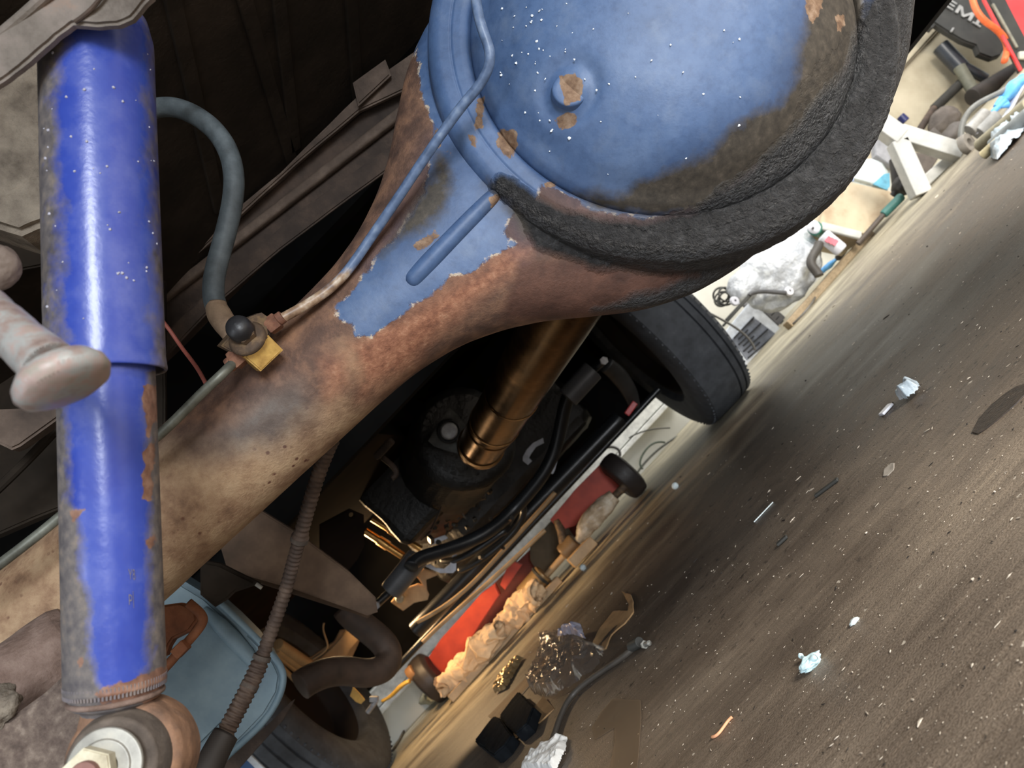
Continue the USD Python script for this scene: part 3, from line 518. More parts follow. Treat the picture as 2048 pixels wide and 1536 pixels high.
# stamped characters on the lower tube
def stamp(txt, px, py, h, rot):
    c = P(px, py, .334); yy = nrm(P(px, py - 10, .334) - c); xx = nrm(P(px + 10, py, .334) - c); xx, yy = math.cos(rot) * xx + math.sin(rot) * yy, -math.sin(rot) * xx + math.cos(rot) * yy
    t = meshkit.text_mesh(txt, h, .0004); t = place(t, c, xx, yy, np.cross(xx, yy)); ax = (t.vertices - T0) @ SA; rad = t.vertices - (T0 + ax[:, None] * SA); rn = rad / np.linalg.norm(rad, axis=1, keepdims=True)
    dep = (t.vertices - c) @ np.cross(xx, yy); t.vertices = T0 + ax[:, None] * SA + rn * (.0214 + np.clip(dep, 0, 1)[:, None]); return t
STM = flat('stamp_grey', (120, 116, 128), .5)
obj('stamped_mark', stamp('Y8', 278, 1160, .0045, 0), STM, sh, False); obj('stamped_mark', stamp('P|', 274, 1212, .0045, 0), STM, sh, False)
# lower eye, rubber, washer, nut
EA = nrm(P(222, 1530, .326) - P(290, 1502, .366)); e0, e1 = P(290, 1502, .366), P(222, 1530, .326); el = np.linalg.norm(e1 - e0)
EYER = M('eye_rust', [(.25, (72, 56, 46)), (.45, (118, 90, 72)), (.6, (142, 108, 84)), (.75, (160, 124, 96))], scale=60, rough=.8, bump=.6, bscale=260, bdist=.001)
RUB = M('old_rubber_dusty', [(.3, (66, 58, 52)), (.55, (92, 82, 74)), (.75, (116, 104, 94))], scale=80, rough=.85, bump=.5, bscale=300)
ZN = M('zinc_washer', [(.3, (128, 126, 120)), (.55, (158, 156, 148)), (.75, (178, 172, 158))], scale=90, rough=.45, metal=.35)
NUTM = M('nut_pale', [(.3, (140, 128, 108)), (.5, (182, 174, 150)), (.7, (206, 200, 178))], scale=110, rough=.5, metal=.3)
BORE = flat('rust_bolt_end', (128, 92, 84), .7)
eye = obj('eye', disp(lathe(prof_round([(.016, -.004), (.0235, -.004), (.0255, 0), (.0262, el * .4), (.0250, el * .66), (.0225, el * .74), (.016, el * .74)], .002, 4), e0, EA, 80), .001, 80), EYER, sh, True, 'rusty lower eye ring')
obj('eye_neck', tube([S(td - .004), S(td + .012)], [.014, .018], 24), EYER, sh)
obj('bush', lathe(prof_round([(.008, el * .1), (.0222, el * .45), (.0215, el * .80), (.0188, el * 1.0), (.0175, el * 1.02), (.008, el * 1.02)], .0015, 4), e0, EA, 64), RUB, eye, True, 'dusty grey rubber bush')
wo = P(212, 1532, .322)
wsh = obj('washer', lathe(prof_round([(.006, 0), (.0151, 0), (.0154, .0012), (.0150, .0024), (.0108, .0026), (.0104, .0036), (.006, .0036)], .0006, 3), wo, EA, 64), ZN, sh, 30, 'pale zinc washer')
no = wo + EA * .0034 - P(0, 0, 0) * 0 + (P(196, 1541, .32) - P(212, 1532, .32))
obj('nut', hexagon(no, .0105, .0085, EA), NUTM, wsh, 30, 'pale hexagon nut'); obj('bolt_end', rod(no, no + EA * .0125, .0056, 24), BORE, wsh)

# ------------------------------------------------------------------ blurred lever pin at the left edge
PINM = M('pin_grey_paint', [(.25, (100, 82, 76)), (.40, (140, 124, 118)), (.5, (150, 152, 150)), (.58, (160, 140, 134)), (.68, (140, 136, 126)), (.8, (196, 194, 186))], scale=70, rough=.4, bump=.3, bscale=140, bdist=.0008)
pin = thing('lever_pin', 'grey worn metal pin with rounded mushroom head crossing the blue shock absorber', 'pin', P(60, 700, .27))
k0, k1 = P(-50, 598, .285), P(104, 736, .258); ka = nrm(.16 * -FW + .98 * (.56 * CR - .83 * CU))
obj('shank', disp(subdiv(tube([k0, k0 * .3 + k1 * .7, k1], [.0080, .0083, .0094], 28, n=24), .002), .0010, 120), PINM, pin, True)
hd = disp(lathe([(1e-5, -.006), (.0070, -.0055), (.0125, -.003), (.0148, .000), (.0152, .0024), (.0140, .0048), (.0108, .0064), (.006, .0072), (1e-5, .0075)], P(123, 756, .254) - ka * .001, ka, 64), .0016, 60, 2)
obj('head', subdiv(hd, .003), PINM, pin, True, 'rounded head with bare pinkish and grey patches')
pin2 = top('rubber_buffer', subdiv(blob(P(-8, 535, .34), .0085, 3, .12, 4, (1.25, 1, 1.2)), .003), M('buffer_brown', [(.3, (96, 82, 72)), (.7, (136, 122, 112))], scale=60, rough=.7, bump=.5, bscale=200), 'small brown rounded buffer at the picture edge just above the grey pin', 'buffer', True)

# ------------------------------------------------------------------ brakes and wires on the axle
HOSEM = M('hose_grey', [(.3, (50, 56, 58)), (.5, (72, 80, 84)), (.7, (90, 99, 103))], scale=60, rough=.6, bump=.4, bscale=260, bdist=.0006)
FERM = M('ferrule_tan', [(.3, (104, 84, 66)), (.6, (132, 110, 88)), (.8, (150, 128, 104))], scale=90, rough=.7, bump=.4)
hose = thing('brake_hose', 'grey rubber brake hose looping from behind the shock to the brass block', 'hose', P(470, 330, .55))
hp_ = [(285, 226, .56), (330, 214, .56), (372, 222, .555), (420, 252, .55), (455, 300, .545), (468, 360, .54), (460, 430, .535), (442, 500, .53), (428, 560, .525), (432, 612, .52)]
obj('hose_body', tube([P(*q) for q in hp_], np.interp(np.linspace(0, 1, len(hp_)), [0, 1], [.0070, .0072]), 28, n=120), HOSEM, hose, True)
obj('ferrule', tube([P(432, 606, .52), P(438, 628, .517), P(452, 650, .512), P(468, 676, .508)], [.0068, .0080, .0076, .0062], 24, n=24), FERM, hose, True, 'tan metal hose end')
BRASS = M('brass_block', [(.25, (128, 96, 48)), (.45, (178, 142, 78)), (.6, (200, 164, 92)), (.75, (170, 140, 90))], scale=70, rough=.42, metal=.55, bump=.25, bscale=300)
BRASSD = M('brass_dirty', [(.25, (52, 42, 34)), (.5, (86, 68, 52)), (.7, (128, 104, 72))], scale=110, rough=.7, metal=.2, bump=.4)
RUSTN = M('union_rust', [(.25, (82, 54, 42)), (.5, (122, 82, 64)), (.7, (150, 108, 84))], scale=120, rough=.75, bump=.4)
tee = thing('brake_union_block', 'brass three way brake union with black capped bolt on the rusty tube', 'brake union', P(510, 690, .5))
nB = nrm(CAM - P(520, 690, .5)); nB = nrm(nB + .25 * CR)
obj('block', plate([(488, 714), (537, 670), (567, 700), (522, 743)], nB, .014, .001, p0=P(527, 706, .487)), BRASS, tee, 30, 'bright brass face of the block')
obj('block', plate([(442, 692), (470, 660), (500, 634), (524, 625), (545, 640), (540, 672), (492, 722), (468, 706)], nB, .016, .001, p0=P(500, 680, .492)), BRASSD, tee, 30, 'dirty back half of the block')
obj('hexagon_head', hexagon(P(496, 678, .490), .0128, .008, nB), BRASSD, tee); ba = nrm(P(470, 648, .468) - P(500, 680, .487))
obj('bolt_flange', lathe(prof_round([(.004, 0), (.0118, 0), (.0122, .002), (.0105, .004), (.004, .005)], .001), P(497, 679, .483), ba, 40), BRASSD, tee)
bh = obj('bolt_head', hexagon(P(492, 671, .481), .0082, .006, ba), BRASSD, tee)
CAPM = flat('black_cap', (38, 38, 40), .42, bump=.2)
obj('rubber_cap', lathe([(.0060, 0), (.0078, .001), (.0080, .004), (.0078, .008), (.0066, .0108), (.003, .0122), (1e-5, .0126)], P(487, 666, .479), ba, 40), CAPM, bh, True, 'black rounded rubber cap')
def union(px0, py0, px1, py1, d, r=.0068):
    a, b = P(px0, py0, d), P(px1, py1, d); obj('union_nut', hexagon(a, r, np.linalg.norm(b - a), b - a), RUSTN, tee, 30, 'rusty pipe nut'); obj('collar', rod(b, b + nrm(b - a) * .004, r * .72, 24), RUSTN, tee)
union(486, 706, 466, 724, .492); union(536, 655, 556, 640, .50, .0060)
PIPEG = M('pipe_grey_green', [(.3, (84, 84, 76)), (.55, (116, 118, 108)), (.75, (140, 142, 132))], scale=80, rough=.45, metal=.3)
pl = [(466, 726, .490), (440, 752, .480), (400, 790, .478), (340, 850, .476), (290, 893, .474), (200, 965, .47), (100, 1050, .463), (0, 1128, .455), (-90, 1196, .45)]
top('brake_pipe', tube([P(*q) for q in pl], .0031, 18, n=120), PIPEG, 'thin grey green brake pipe running down left behind the shock', 'pipe', True)
def pipe_material():
    N = {'g': ('geometry', {}), 'a': ('attribute', {'attribute': 'blue'}), 'n': ('noise_texture', {'scale': 140.0, 'detail': 6.0}), 'n2': ('noise_texture', {'scale': 60.0, 'detail': 6.0}), 'm': ('math', {'math_type': 'multiply_add', 'value2': 1.2, 'value3': -.6}), 's': ('math', {'math_type': 'add'}), 'f': ('map_range', {'from_min': .4, 'from_max': .6, 'clamp': True}),
         'r': ('rgb_ramp', {'ramp': [(.3, lin((104, 80, 62))), (.5, lin((156, 130, 106))), (.7, lin((206, 192, 174)))]}), 'b': ('rgb_ramp', {'ramp': [(.3, lin((70, 88, 116))), (.55, lin((96, 116, 148))), (.75, lin((130, 146, 168)))]}), 'k': ('mix', {}), 'p': ('principled_bsdf', {'roughness': .42})}
    L = [('g.position', 'n.vector'), ('g.position', 'n2.vector'), ('n2.fac', 'm.value1'), ('a.fac', 's.value1'), ('m.value', 's.value2'), ('s.value', 'f.value'), ('n.fac', 'r.fac'), ('n.fac', 'b.fac'), ('r.color', 'k.color1'), ('b.color', 'k.color2'), ('f.result', 'k.fac'), ('k.color', 'p.base_color')]
    return usdkit.material(stage, '/World/Looks/pipe_blue_rust', N, L, surface='p.BSDF')
pp = [(548, 646, .500), (580, 628, .503), (625, 602, .508), (668, 570, .512), (700, 535, .513), (740, 478, .513), (790, 405, .508), (840, 330, .503), (890, 258, .497), (930, 205, .492), (960, 168, .487), (978, 130, .482), (978, 98, .480), (966, 62, .479), (955, 20, .480), (950, -40, .484)]
pm = tube([P(*q) for q in pp], .0033, 20, n=170); blu = np.clip((600 - project(pm.vertices)[:, 1]) / 120 + .2, 0, 1)
obj('brake_pipe', pm, pipe_material(), '/World', True, 'blue painted brake pipe bent up along the axle and over the differential', None, {'blue': blu}, 'pipe')
WIRE = flat('red_wire', (150, 82, 70), .6)
w1 = [(-30, 400, .50), (0, 416, .50), (20, 432, .50), (50, 436, .50), (80, 446, .50), (110, 470, .52), (180, 520, .56), (260, 580, .6), (325, 642, .62), (360, 690, .62), (390, 730, .60), (412, 768, .585), (440, 830, .60)]
top('wire', tube([P(*q) for q in w1], .0016, 10, n=120), WIRE, 'thin faded red wire passing behind the blue shock', 'wire', True)
CABM = M('cable_brown', [(.25, (52, 42, 36)), (.5, (86, 70, 60)), (.75, (116, 98, 84))], scale=60, rough=.7, bump=.5, bscale=300)
cab = thing('handbrake_cable', 'brown ribbed handbrake cable hanging below the axle past the blue tank', 'cable', P(540, 1280, .72))
ch_ = [(665, 880, .66), (640, 940, .67), (618, 1010, .68), (600, 1075, .69), (585, 1130, .70), (568, 1190, .705), (545, 1255, .705), (522, 1320, .70), (495, 1380, .69), (464, 1440, .68), (440, 1490, .67)]
cp = smooth_path([P(*q) for q in ch_], 900); s_ = np.linspace(0, 1, 900)
rad = np.interp(s_, [0, .30, .31, .33, .34, .72, .74, 1], [.0062, .0062, .0075, .0075, .0058, .0062, .0078, .0078]); rad = rad * (1 + .075 * np.sin(s_ * 2 * np.pi * 64))
obj('ribbed_outer', tube(cp, rad, 20), CABM, cab, True)
for i in (285, 640, 720): obj('clip', tube(cp[i:i + 14], .0082, 20), RUB, cab)
SLV = flat('cable_sleeve_black', (56, 50, 46), .6)
obj('sleeve', tube([P(452, 1468, .672), P(424, 1520, .66), P(390, 1600, .65)], [.0112, .0122, .0125], 28, n=20), SLV, cab, True, 'dark sleeve at the cable end')

# ------------------------------------------------------------------ behind the axle
TANKM = M('tank_blue_grey', [(.25, (84, 104, 116)), (.5, (108, 130, 142)), (.72, (130, 150, 158)), (.8, (140, 148, 146))], scale=14, rough=.55, bump=.2, bscale=260)
tank = thing('fuel_tank', 'light blue grey painted steel tank with folded flange beside the handbrake cable', 'tank', P(430, 1350, .85))
tn = nrm((.30, -1, .05)); tp = P(430, 1340, .84)
tkb = obj('tank_body', plate([(300, 1560), (300, 1180), (330, 1140), (412, 1190), (440, 1215), (480, 1255), (512, 1298), (528, 1330), (528, 1352), (505, 1390), (450, 1450), (400, 1500), (370, 1560)], tn, .10, .006, p0=tp), TANKM, tank)
obj('tank_flange', plate([(415, 1195), (428, 1204), (470, 1240), (520, 1290), (550, 1325), (561, 1350), (556, 1385), (530, 1430), (490, 1472), (440, 1520), (400, 1570), (370, 1560), (400, 1500), (450, 1450), (505, 1392), (528, 1352), (524, 1326), (505, 1296), (470, 1252), (430, 1214)], tn, .012, .003, p0=tp + tn * .006), TANKM, tank)
obj('flange_rim', tube([onplane(a, b, tp + tn * .004, tn) for a, b in [(440, 1206), (480, 1244), (524, 1288), (554, 1322), (566, 1350), (560, 1388), (534, 1434), (494, 1476), (440, 1526), (400, 1575)]], .0038, 10, n=60), TANKM, tank, True)
rib_m = tube([onplane(a, b, tp + tn * .004, tn) for a, b in [(408, 1218), (440, 1250), (470, 1282), (500, 1316), (514, 1345)]], [.004, .008, .009, .008, .004], 14, n=40)
obj('pressed_ridge', rib_m, TANKM, tkb, True)
ORR = M('orange_rust', [(.25, (96, 56, 34)), (.5, (136, 84, 54)), (.75, (160, 104, 70))], scale=40, rough=.8, bump=.4)
rb = thing('rusty_bracket', 'orange rusty bracket and bent rod below the axle against the blue tank', 'bracket', P(360, 1260, .7))
obj('bracket_plate', plate([(290, 1215), (360, 1205), (388, 1218), (394, 1240), (378, 1262), (345, 1278), (336, 1292), (330, 1310), (290, 1330)], (.2, -1, .1), .012, .002, p0=P(340, 1250, .70)), ORR, rb)
obj('bent_rod', tube([P(376, 1205, .69), P(396, 1222, .69), P(406, 1238, .69), P(400, 1254, .69), (P(370, 1290, .69)), P(330, 1336, .69), P(300, 1365, .69)], .0042, 14, n=50), ORR, rb, True)
obj('rod_clip', box_at(P(362, 1298, .684), (.014, .008, .010), P(372, 1288, .684) - P(352, 1308, .684), (0, 1, 0), .001), ORR, rb)
BRPL = M('crossmember_brown', [(.25, (66, 52, 40)), (.5, (98, 78, 62)), (.72, (122, 100, 80)), (.82, (150, 134, 112))], scale=18, rough=.75, bump=.4, bscale=160)
cm = thing('crossmember', 'brown flat crossmember running from under the axle to the shiny bolt', 'crossmember', P(600, 1130, .95))
obj('beam', plate([(440, 1090), (520, 1020), (600, 1070), (640, 1100), (700, 1145), (752, 1196), (756, 1225), (735, 1232), (690, 1215), (590, 1180), (520, 1160), (455, 1140)], (.3, -1, -.5), .02, .002, p0=P(600, 1130, .95)), BRPL, cm)
obj('beam_lip', bar(P(470, 1140, .94), P(740, 1228, 1.10), .012, .008), BRPL, cm)
obj('hanger', plate([(400, 1120), (440, 1128), (520, 1168), (470, 1185), (455, 1200), (430, 1215), (400, 1190)], (.3, -1, -.2), .02, .003, p0=P(450, 1165, .82)), PAN, cm)
obj('clip_screw', rod(P(512, 1168, .80), P(524, 1176, .80), .0022, 12), ZN, cm)
gus = thing('floor_gusset', 'dark drilled gusset plate under the floor right of the ribbed cable', 'gusset', P(690, 1080, 1.2))
obj('gusset_plate', plate([(640, 1050), (700, 1018), (728, 1030), (730, 1090), (715, 1120), (690, 1150), (640, 1120)], (.3, -1, -.4), .01, .002, p0=P(690, 1080, 1.2), holes=[[(703 + 5 * math.cos(a), 1030 + 5 * math.sin(a)) for a in np.linspace(0, 6.28, 14)[:-1]]]), TUNN, gus)
# brackets on the floor pan
obj('floor_channel', bar(P(690, 908, 1.22), P(826, 768, 1.15), .026, .02), TUNN, body); obj('floor_channel', bar(P(752, 915, 1.25), P(784, 880, 1.24), .014, .012), RAILD, body)
obj('cable_hook', tube([P(765, 915, 1.25), P(783, 930, 1.25), P(792, 944, 1.25), P(784, 956, 1.25)], .0045, 10, n=20), RAILD, body, True)
# propeller shaft
SHAFT = M('oiled_shaft', [(.3, (74, 54, 34)), (.55, (108, 78, 46)), (.75, (134, 100, 60))], scale=9, rough=.18, rough2=.30, metal=.95, bump=.08, bscale=90)
ps = thing('propeller_shaft', 'oily bronze coloured propeller shaft pointing forward from the differential', 'shaft', P(1050, 760, 1.05))
q0, q1 = P(1200, 500, .78), P(958, 898, 1.30); qd = nrm(q1 - q0); ql = np.linalg.norm(q1 - q0)
obj('shaft_tube', lathe(prof_round([(1e-5, 0), (.040, 0), (.0392, ql * .80), (.0375, ql * .805), (.0375, ql * .83), (.0388, ql * .835), (.0370, ql * .97), (.034, ql * .975), (.034, ql), (1e-5, ql)], .002, 4), q0, qd, 64), SHAFT, ps, True)
for t in (.62, .80, .975): obj('shaft_ring', lathe([(.0372, t * ql - .004), (.0406, t * ql - .003), (.0406, t * ql + .003), (.0372, t * ql + .004)], q0, qd, 64), SHAFT, ps)
obj('pinion_nose', lathe(prof_round([(.10, .05), (.085, .10), (.06, .16), (.045, .22), (1e-5, .22)], .01, 4), AX, nrm(qd * 1.0 + np.array([0, .4, 0])), 48), RAILD, axle, True, 'dark brown pinion nose behind the housing')
# engine and gearbox masses
ENG = M('engine_black', [(.3, (10, 10, 10)), (.55, (19, 18, 17)), (.75, (34, 31, 28))], scale=26, rough=.5, bump=.8, bscale=120, bdist=.003)
ALU = M('alloy_grey', [(.3, (120, 120, 122)), (.55, (158, 158, 160)), (.75, (186, 186, 188))], scale=60, rough=.5, metal=.3, bump=.3)
GASK = flat('gasket_grey', (182, 188, 200), .6)
TANW = M('tan_metal', [(.3, (150, 122, 88)), (.6, (184, 152, 112)), (.8, (200, 170, 130))], scale=20, rough=.55, bump=.2)
gb = thing('gearbox', 'black oily gearbox with round grey capped bolt left of the shaft end', 'gearbox', P(900, 900, 1.5))
obj('casing', disp(subdiv(cat(rod(P(930, 870, 1.42), P(840, 1010, 1.95), .10, 32, .2), box_at(P(860, 960, 1.7), (.22, .3, .16), r=.02)), .03), .012, 18, 5), ENG, gb, True)
fpl = P(893, 868, 1.36); fn = nrm(CAM - fpl)
obj('flange_plate', plate([(856, 882), (880, 842), (900, 816), (916, 830), (930, 850), (926, 890), (918, 908), (890, 900), (868, 893)], fn, .012, .003, p0=fpl), M('flange_dim', [(.3, (44, 44, 42)), (.7, (86, 86, 82))], scale=60, rough=.6), gb)
obj('cap_ring', lathe(prof_round([(.012, 0), (.022, 0), (.0225, .006), (.0185, .008), (.0180, .003), (.012, .003)], .001), fpl + fn * .001 + (P(898, 862, 1.36) - P(893, 868, 1.36)), fn, 40), ENG, gb)
obj('round_cap', lathe(prof_round([(1e-5, .010), (.013, .010), (.0150, .008), (.0155, 0)], .002, 4), P(898, 862, 1.355), fn, 24), ALU, gb, 30, 'round grey cap')
for px, py, s in ((938, 806, .008), (947, 812, .007), (926, 817, .006), (945, 800, .004)): obj('bolt_head', hexagon(P(px, py, 1.5), s, .006, -FW), ALU, gb)
obj('plug_lead', tube([P(899, 946, 1.5), P(893, 980, 1.5), P(880, 1020, 1.52), P(862, 1058, 1.55)], .0016, 8, n=24), flat('lead_black', (30, 30, 32), .3), gb, True)
obj('lead_clip', box_at(P(899, 945, 1.49), (.012, .006, .006), CR, (0, 1, 0), .001), ALU, gb)
eng = thing('engine', 'black greasy engine and sump seen past the rear axle', 'engine', P(900, 1050, 2.0))
obj('sump', disp(subdiv(cat(box_at(P(1010, 905, 2.05), (.46, .35, .22), r=.03), box_at(P(925, 1000, 2.12), (.36, .2, .28), r=.03)), .03), .02, 14, 9), ENG, eng, True)
bits = []
for i in range(130):
    px, py = rng.normal(880, 55), rng.normal(985, 55); d = rng.uniform(1.62, 1.7); k = rng.integers(3)
    if k == 0: bits.append(hexagon(P(px, py, d), rng.uniform(.003, .008), .01, -FW + rng.normal(0, .4, 3)))
    elif k == 1: bits.append(tube([P(px, py, d), P(px + rng.normal(0, 18), py + rng.normal(0, 18), d)], rng.uniform(.0015, .003), 8))
    else: bits.append(box_at(P(px, py, d), rng.uniform(.006, .02, 3), rng.normal(0, 1, 3), rng.normal(0, 1, 3), .0015))
obj('greasy_fittings', cat(bits), M('grease_steel', [(.3, (24, 23, 22)), (.55, (58, 54, 48)), (.75, (130, 118, 100))], scale=40, rough=.35, metal=.4), eng, label='tangle of small oily bolts and clips', kind='stuff')
def gasket(pts, d, label): 
    c = np.mean(pts, 0); obj('gasket', plate(pts, fn, .004, 0, p0=P(c[0], c[1], d)), GASK, eng, False, label)
gasket([(1046, 914), (1053, 900), (1066, 886), (1086, 876), (1088, 886), (1072, 894), (1062, 908), (1058, 916), (1064, 922), (1056, 930), (1046, 922)], 1.74, 'pale curved gasket edge')
gasket([(1089, 946), (1104, 922), (1117, 902), (1117, 914), (1110, 940), (1106, 948)], 1.74, 'pale pointed gasket edge')
gasket([(848, 1132), (860, 1128), (872, 1136), (888, 1138), (900, 1128), (905, 1110), (914, 1108), (912, 1140), (906, 1146), (880, 1146)], 1.72, 'pale cut out gasket with bolt hole')
gasket([(856, 1090), (868, 1078), (890, 1070), (896, 1076), (884, 1082), (866, 1090)], 1.72, 'pale narrow gasket edge')
# warm lit rods and plates in the engine bay
GOLD = M('oily_gold_rod', [(.3, (150, 108, 58)), (.7, (196, 152, 88))], scale=30, rough=.3, metal=.8)
for a, b, r in (((744, 1037, 1.8), (842, 1098, 1.8), .0075), ((730, 1062, 1.8), (806, 1112, 1.8), .009)):
    t = thing('drag_link', 'upper oily golden rod in the dark engine bay' if a[0] == 744 else 'lower oily golden rod in the dark engine bay', 'rod', P(*a))
    obj('rod', rod(P(*a), P(*b), r, 16), GOLD, t); obj('sleeve', rod(P(*b) * .35 + P(*a) * .65, P(*b) * .62 + P(*a) * .38, r * 1.25, 16), GOLD, t)
tp1 = thing('tan_bracket', 'tan cut metal plate lit warm below the black bar sleeve', 'plate', P(830, 1180, 1.9))
obj('plate', plate([(782, 1205), (800, 1180), (836, 1168), (850, 1172), (858, 1190), (855, 1200), (828, 1206), (806, 1222)], fn, .012, .002, p0=P(830, 1190, 1.9)), TANW, tp1)
obj('plate', plate([(828, 1148), (848, 1138), (872, 1146), (876, 1150), (852, 1160), (854, 1180), (846, 1172), (838, 1160)], fn, .012, .002, p0=P(850, 1155, 1.9)), TANW, tp1)
obj('round_nut', lathe(prof_round([(1e-5, .012), (.010, .012), (.012, 0)], .002), P(800, 1196, 1.88), fn, 24), NUTM, tp1)
# anti roll bar
BARM = M('black_bar_paint', [(.3, (20, 21, 23)), (.7, (36, 38, 41))], scale=20, rough=.32, bump=.15, bscale=140)
SLEV = M('bush_sleeve_grey', [(.3, (62, 62, 64)), (.7, (84, 84, 86))], scale=30, rough=.42)
arb = thing('anti_roll_bar', 'black bent anti roll bar with grey sleeves at both ends', 'anti-roll bar', P(1000, 1040, 1.65))
ab = [(1146, 778, 1.6), (1132, 806, 1.62), (1122, 850, 1.64), (1112, 890, 1.65), (1096, 930, 1.65), (1066, 975, 1.65), (1024, 1022, 1.65), (980, 1060, 1.62), (930, 1086, 1.6), (880, 1104, 1.57), (838, 1118, 1.54), (822, 1134, 1.52)]
obj('bar', tube([P(*q) for q in ab], .0145, 22, n=120), BARM, arb, True)
for a, b, e in (((1135, 796), (1186, 740), (1207, 722)), ((836, 1114), (782, 1182), (752, 1210))):
    d = 1.58; obj('sleeve', rod(P(*a, d), P(*b, d), .0235, 28, .1), SLEV, arb, 30, 'grey bush sleeve'); obj('link_pin', rod(P(*b, d), P(*e, d - .02), .008, 16), BARM, arb); obj('bolt', hexagon(P(*e, d - .03), .0085, .008, fn), ALU, arb, 30, 'shiny bolt head')
lk = thing('suspension_arm', 'dark suspension arm between the bar bolt and the right front tyre', 'suspension arm', P(1240, 770, 1.75))
obj('arm', tube([P(1212, 730, 1.7), P(1240, 755, 1.74), P(1262, 790, 1.78), P(1268, 815, 1.8)], [.018, .02, .018, .014], 16, n=30, flat=.6), M('arm_black', [(.3, (30, 30, 30)), (.7, (56, 56, 56))], scale=30, rough=.5), lk, True)
obj('reflector', box_at(P(1262, 817, 1.78), (.035, .012, .014), P(1275, 800, 1.8) - P(1250, 835, 1.8), (0, 1, 0), .002), flat('red_plastic', (190, 60, 60), .35), lk, label='small red piece')
# long black rods under the engine
for i, (a, b, r, lab) in enumerate((((1318, 778, 1.95), (778, 1352, 1.9), .0085, 'long straight thin black rod crossing above the white trim'), ((1240, 835, 1.9), (830, 1262, 1.85), .022, 'thick black valance bar beside the thin rod'))):
    top('valance_bar', rod(P(*a), P(*b), r, 16), BARM, lab, 'bar')
for a, lab in (([(1110, 985, 1.8), (1062, 1040, 1.8), (1018, 1088, 1.8), (975, 1135, 1.8), (930, 1180, 1.8), (880, 1218, 1.8), (834, 1244, 1.8)], 'upper tan fuel line following the black bar'), ([(1090, 1060, 1.82), (1010, 1135, 1.82), (960, 1180, 1.82), (905, 1228, 1.82), (846, 1284, 1.82)], 'lower tan fuel line beside the white trim')):
    top('fuel_line', tube([P(*q) for q in a], .0052, 12, n=50), TANW, lab, 'pipe', True)
for k, a in enumerate(([(1010, 1060, 1.7), (960, 1095, 1.7), (915, 1118, 1.72), (885, 1120, 1.75)], [(1045, 1010, 1.72), (1030, 1060, 1.74), (960, 1120, 1.76), (920, 1140, 1.78)])):
    top('black_hose', tube([P(*q) for q in a], .008, 12, n=40), BARM, ('upper', 'lower')[k] + ' black hose curving under the anti roll bar', 'hose', True)
# exhaust and left engine bay
EXH = M('exhaust_brown', [(.3, (58, 46, 38)), (.6, (84, 66, 54)), (.8, (104, 82, 66))], scale=24, rough=.65, bump=.4)
top('exhaust_pipe', tube([P(690, 1215, 1.5), P(740, 1262, 1.5), P(775, 1300, 1.5), P(772, 1330, 1.48), P(735, 1346, 1.45), P(690, 1342, 1.42), P(640, 1350, 1.38), P(600, 1372, 1.35)], .026, 20, n=60), EXH, 'dark brown exhaust pipe curving in front of the left wheel', 'exhaust', True)
TANP = M('inner_wing_tan', [(.3, (140, 112, 80)), (.6, (170, 138, 98)), (.8, (186, 154, 114))], scale=12, rough=.5, bump=.15)
iw = thing('inner_wing', 'tan inner wing panel lit by the hand lamp above the left wheel', 'panel', P(670, 1290, 2.0))
obj('panel', plate([(560, 1322), (640, 1318), (668, 1292), (706, 1248), (720, 1278), (700, 1300), (690, 1322), (600, 1330), (560, 1335)], (.2, -1, -.3), .012, .002, p0=P(660, 1290, 2.0)), TANP, iw)
obj('panel', plate([(600, 1330), (668, 1284), (680, 1262), (710, 1255), (724, 1272), (700, 1325), (702, 1330), (675, 1320), (655, 1298)], (.2, -1, -.3), .012, .002, p0=P(690, 1295, 2.05)), TANP, iw)
obj('panel', plate([(620, 1328), (640, 1318), (672, 1330), (650, 1345), (640, 1340)], (.2, -1, -.3), .012, .002, p0=P(650, 1330, 1.95)), TANP, iw)
obj('support_wire', tube([P(648, 1246, 1.8), P(651, 1275, 1.8), P(654, 1296, 1.8), P(630, 1316, 1.8), P(600, 1340, 1.78)], .0022, 8, n=30), TANW, iw, True)
for k, (a, b, r) in enumerate((((556, 1288), (620, 1330), .012), ((552, 1300), (610, 1342), .009), ((550, 1310), (606, 1352), .005), ((548, 1318), (618, 1390), .005))):
    top('spring_rod', rod(P(*a, 1.6), P(*b, 1.72), r, 14), TANP, ('uppermost', 'second', 'third', 'lowest')[k] + ' tan lit rod right of the blue tank corner', 'rod')
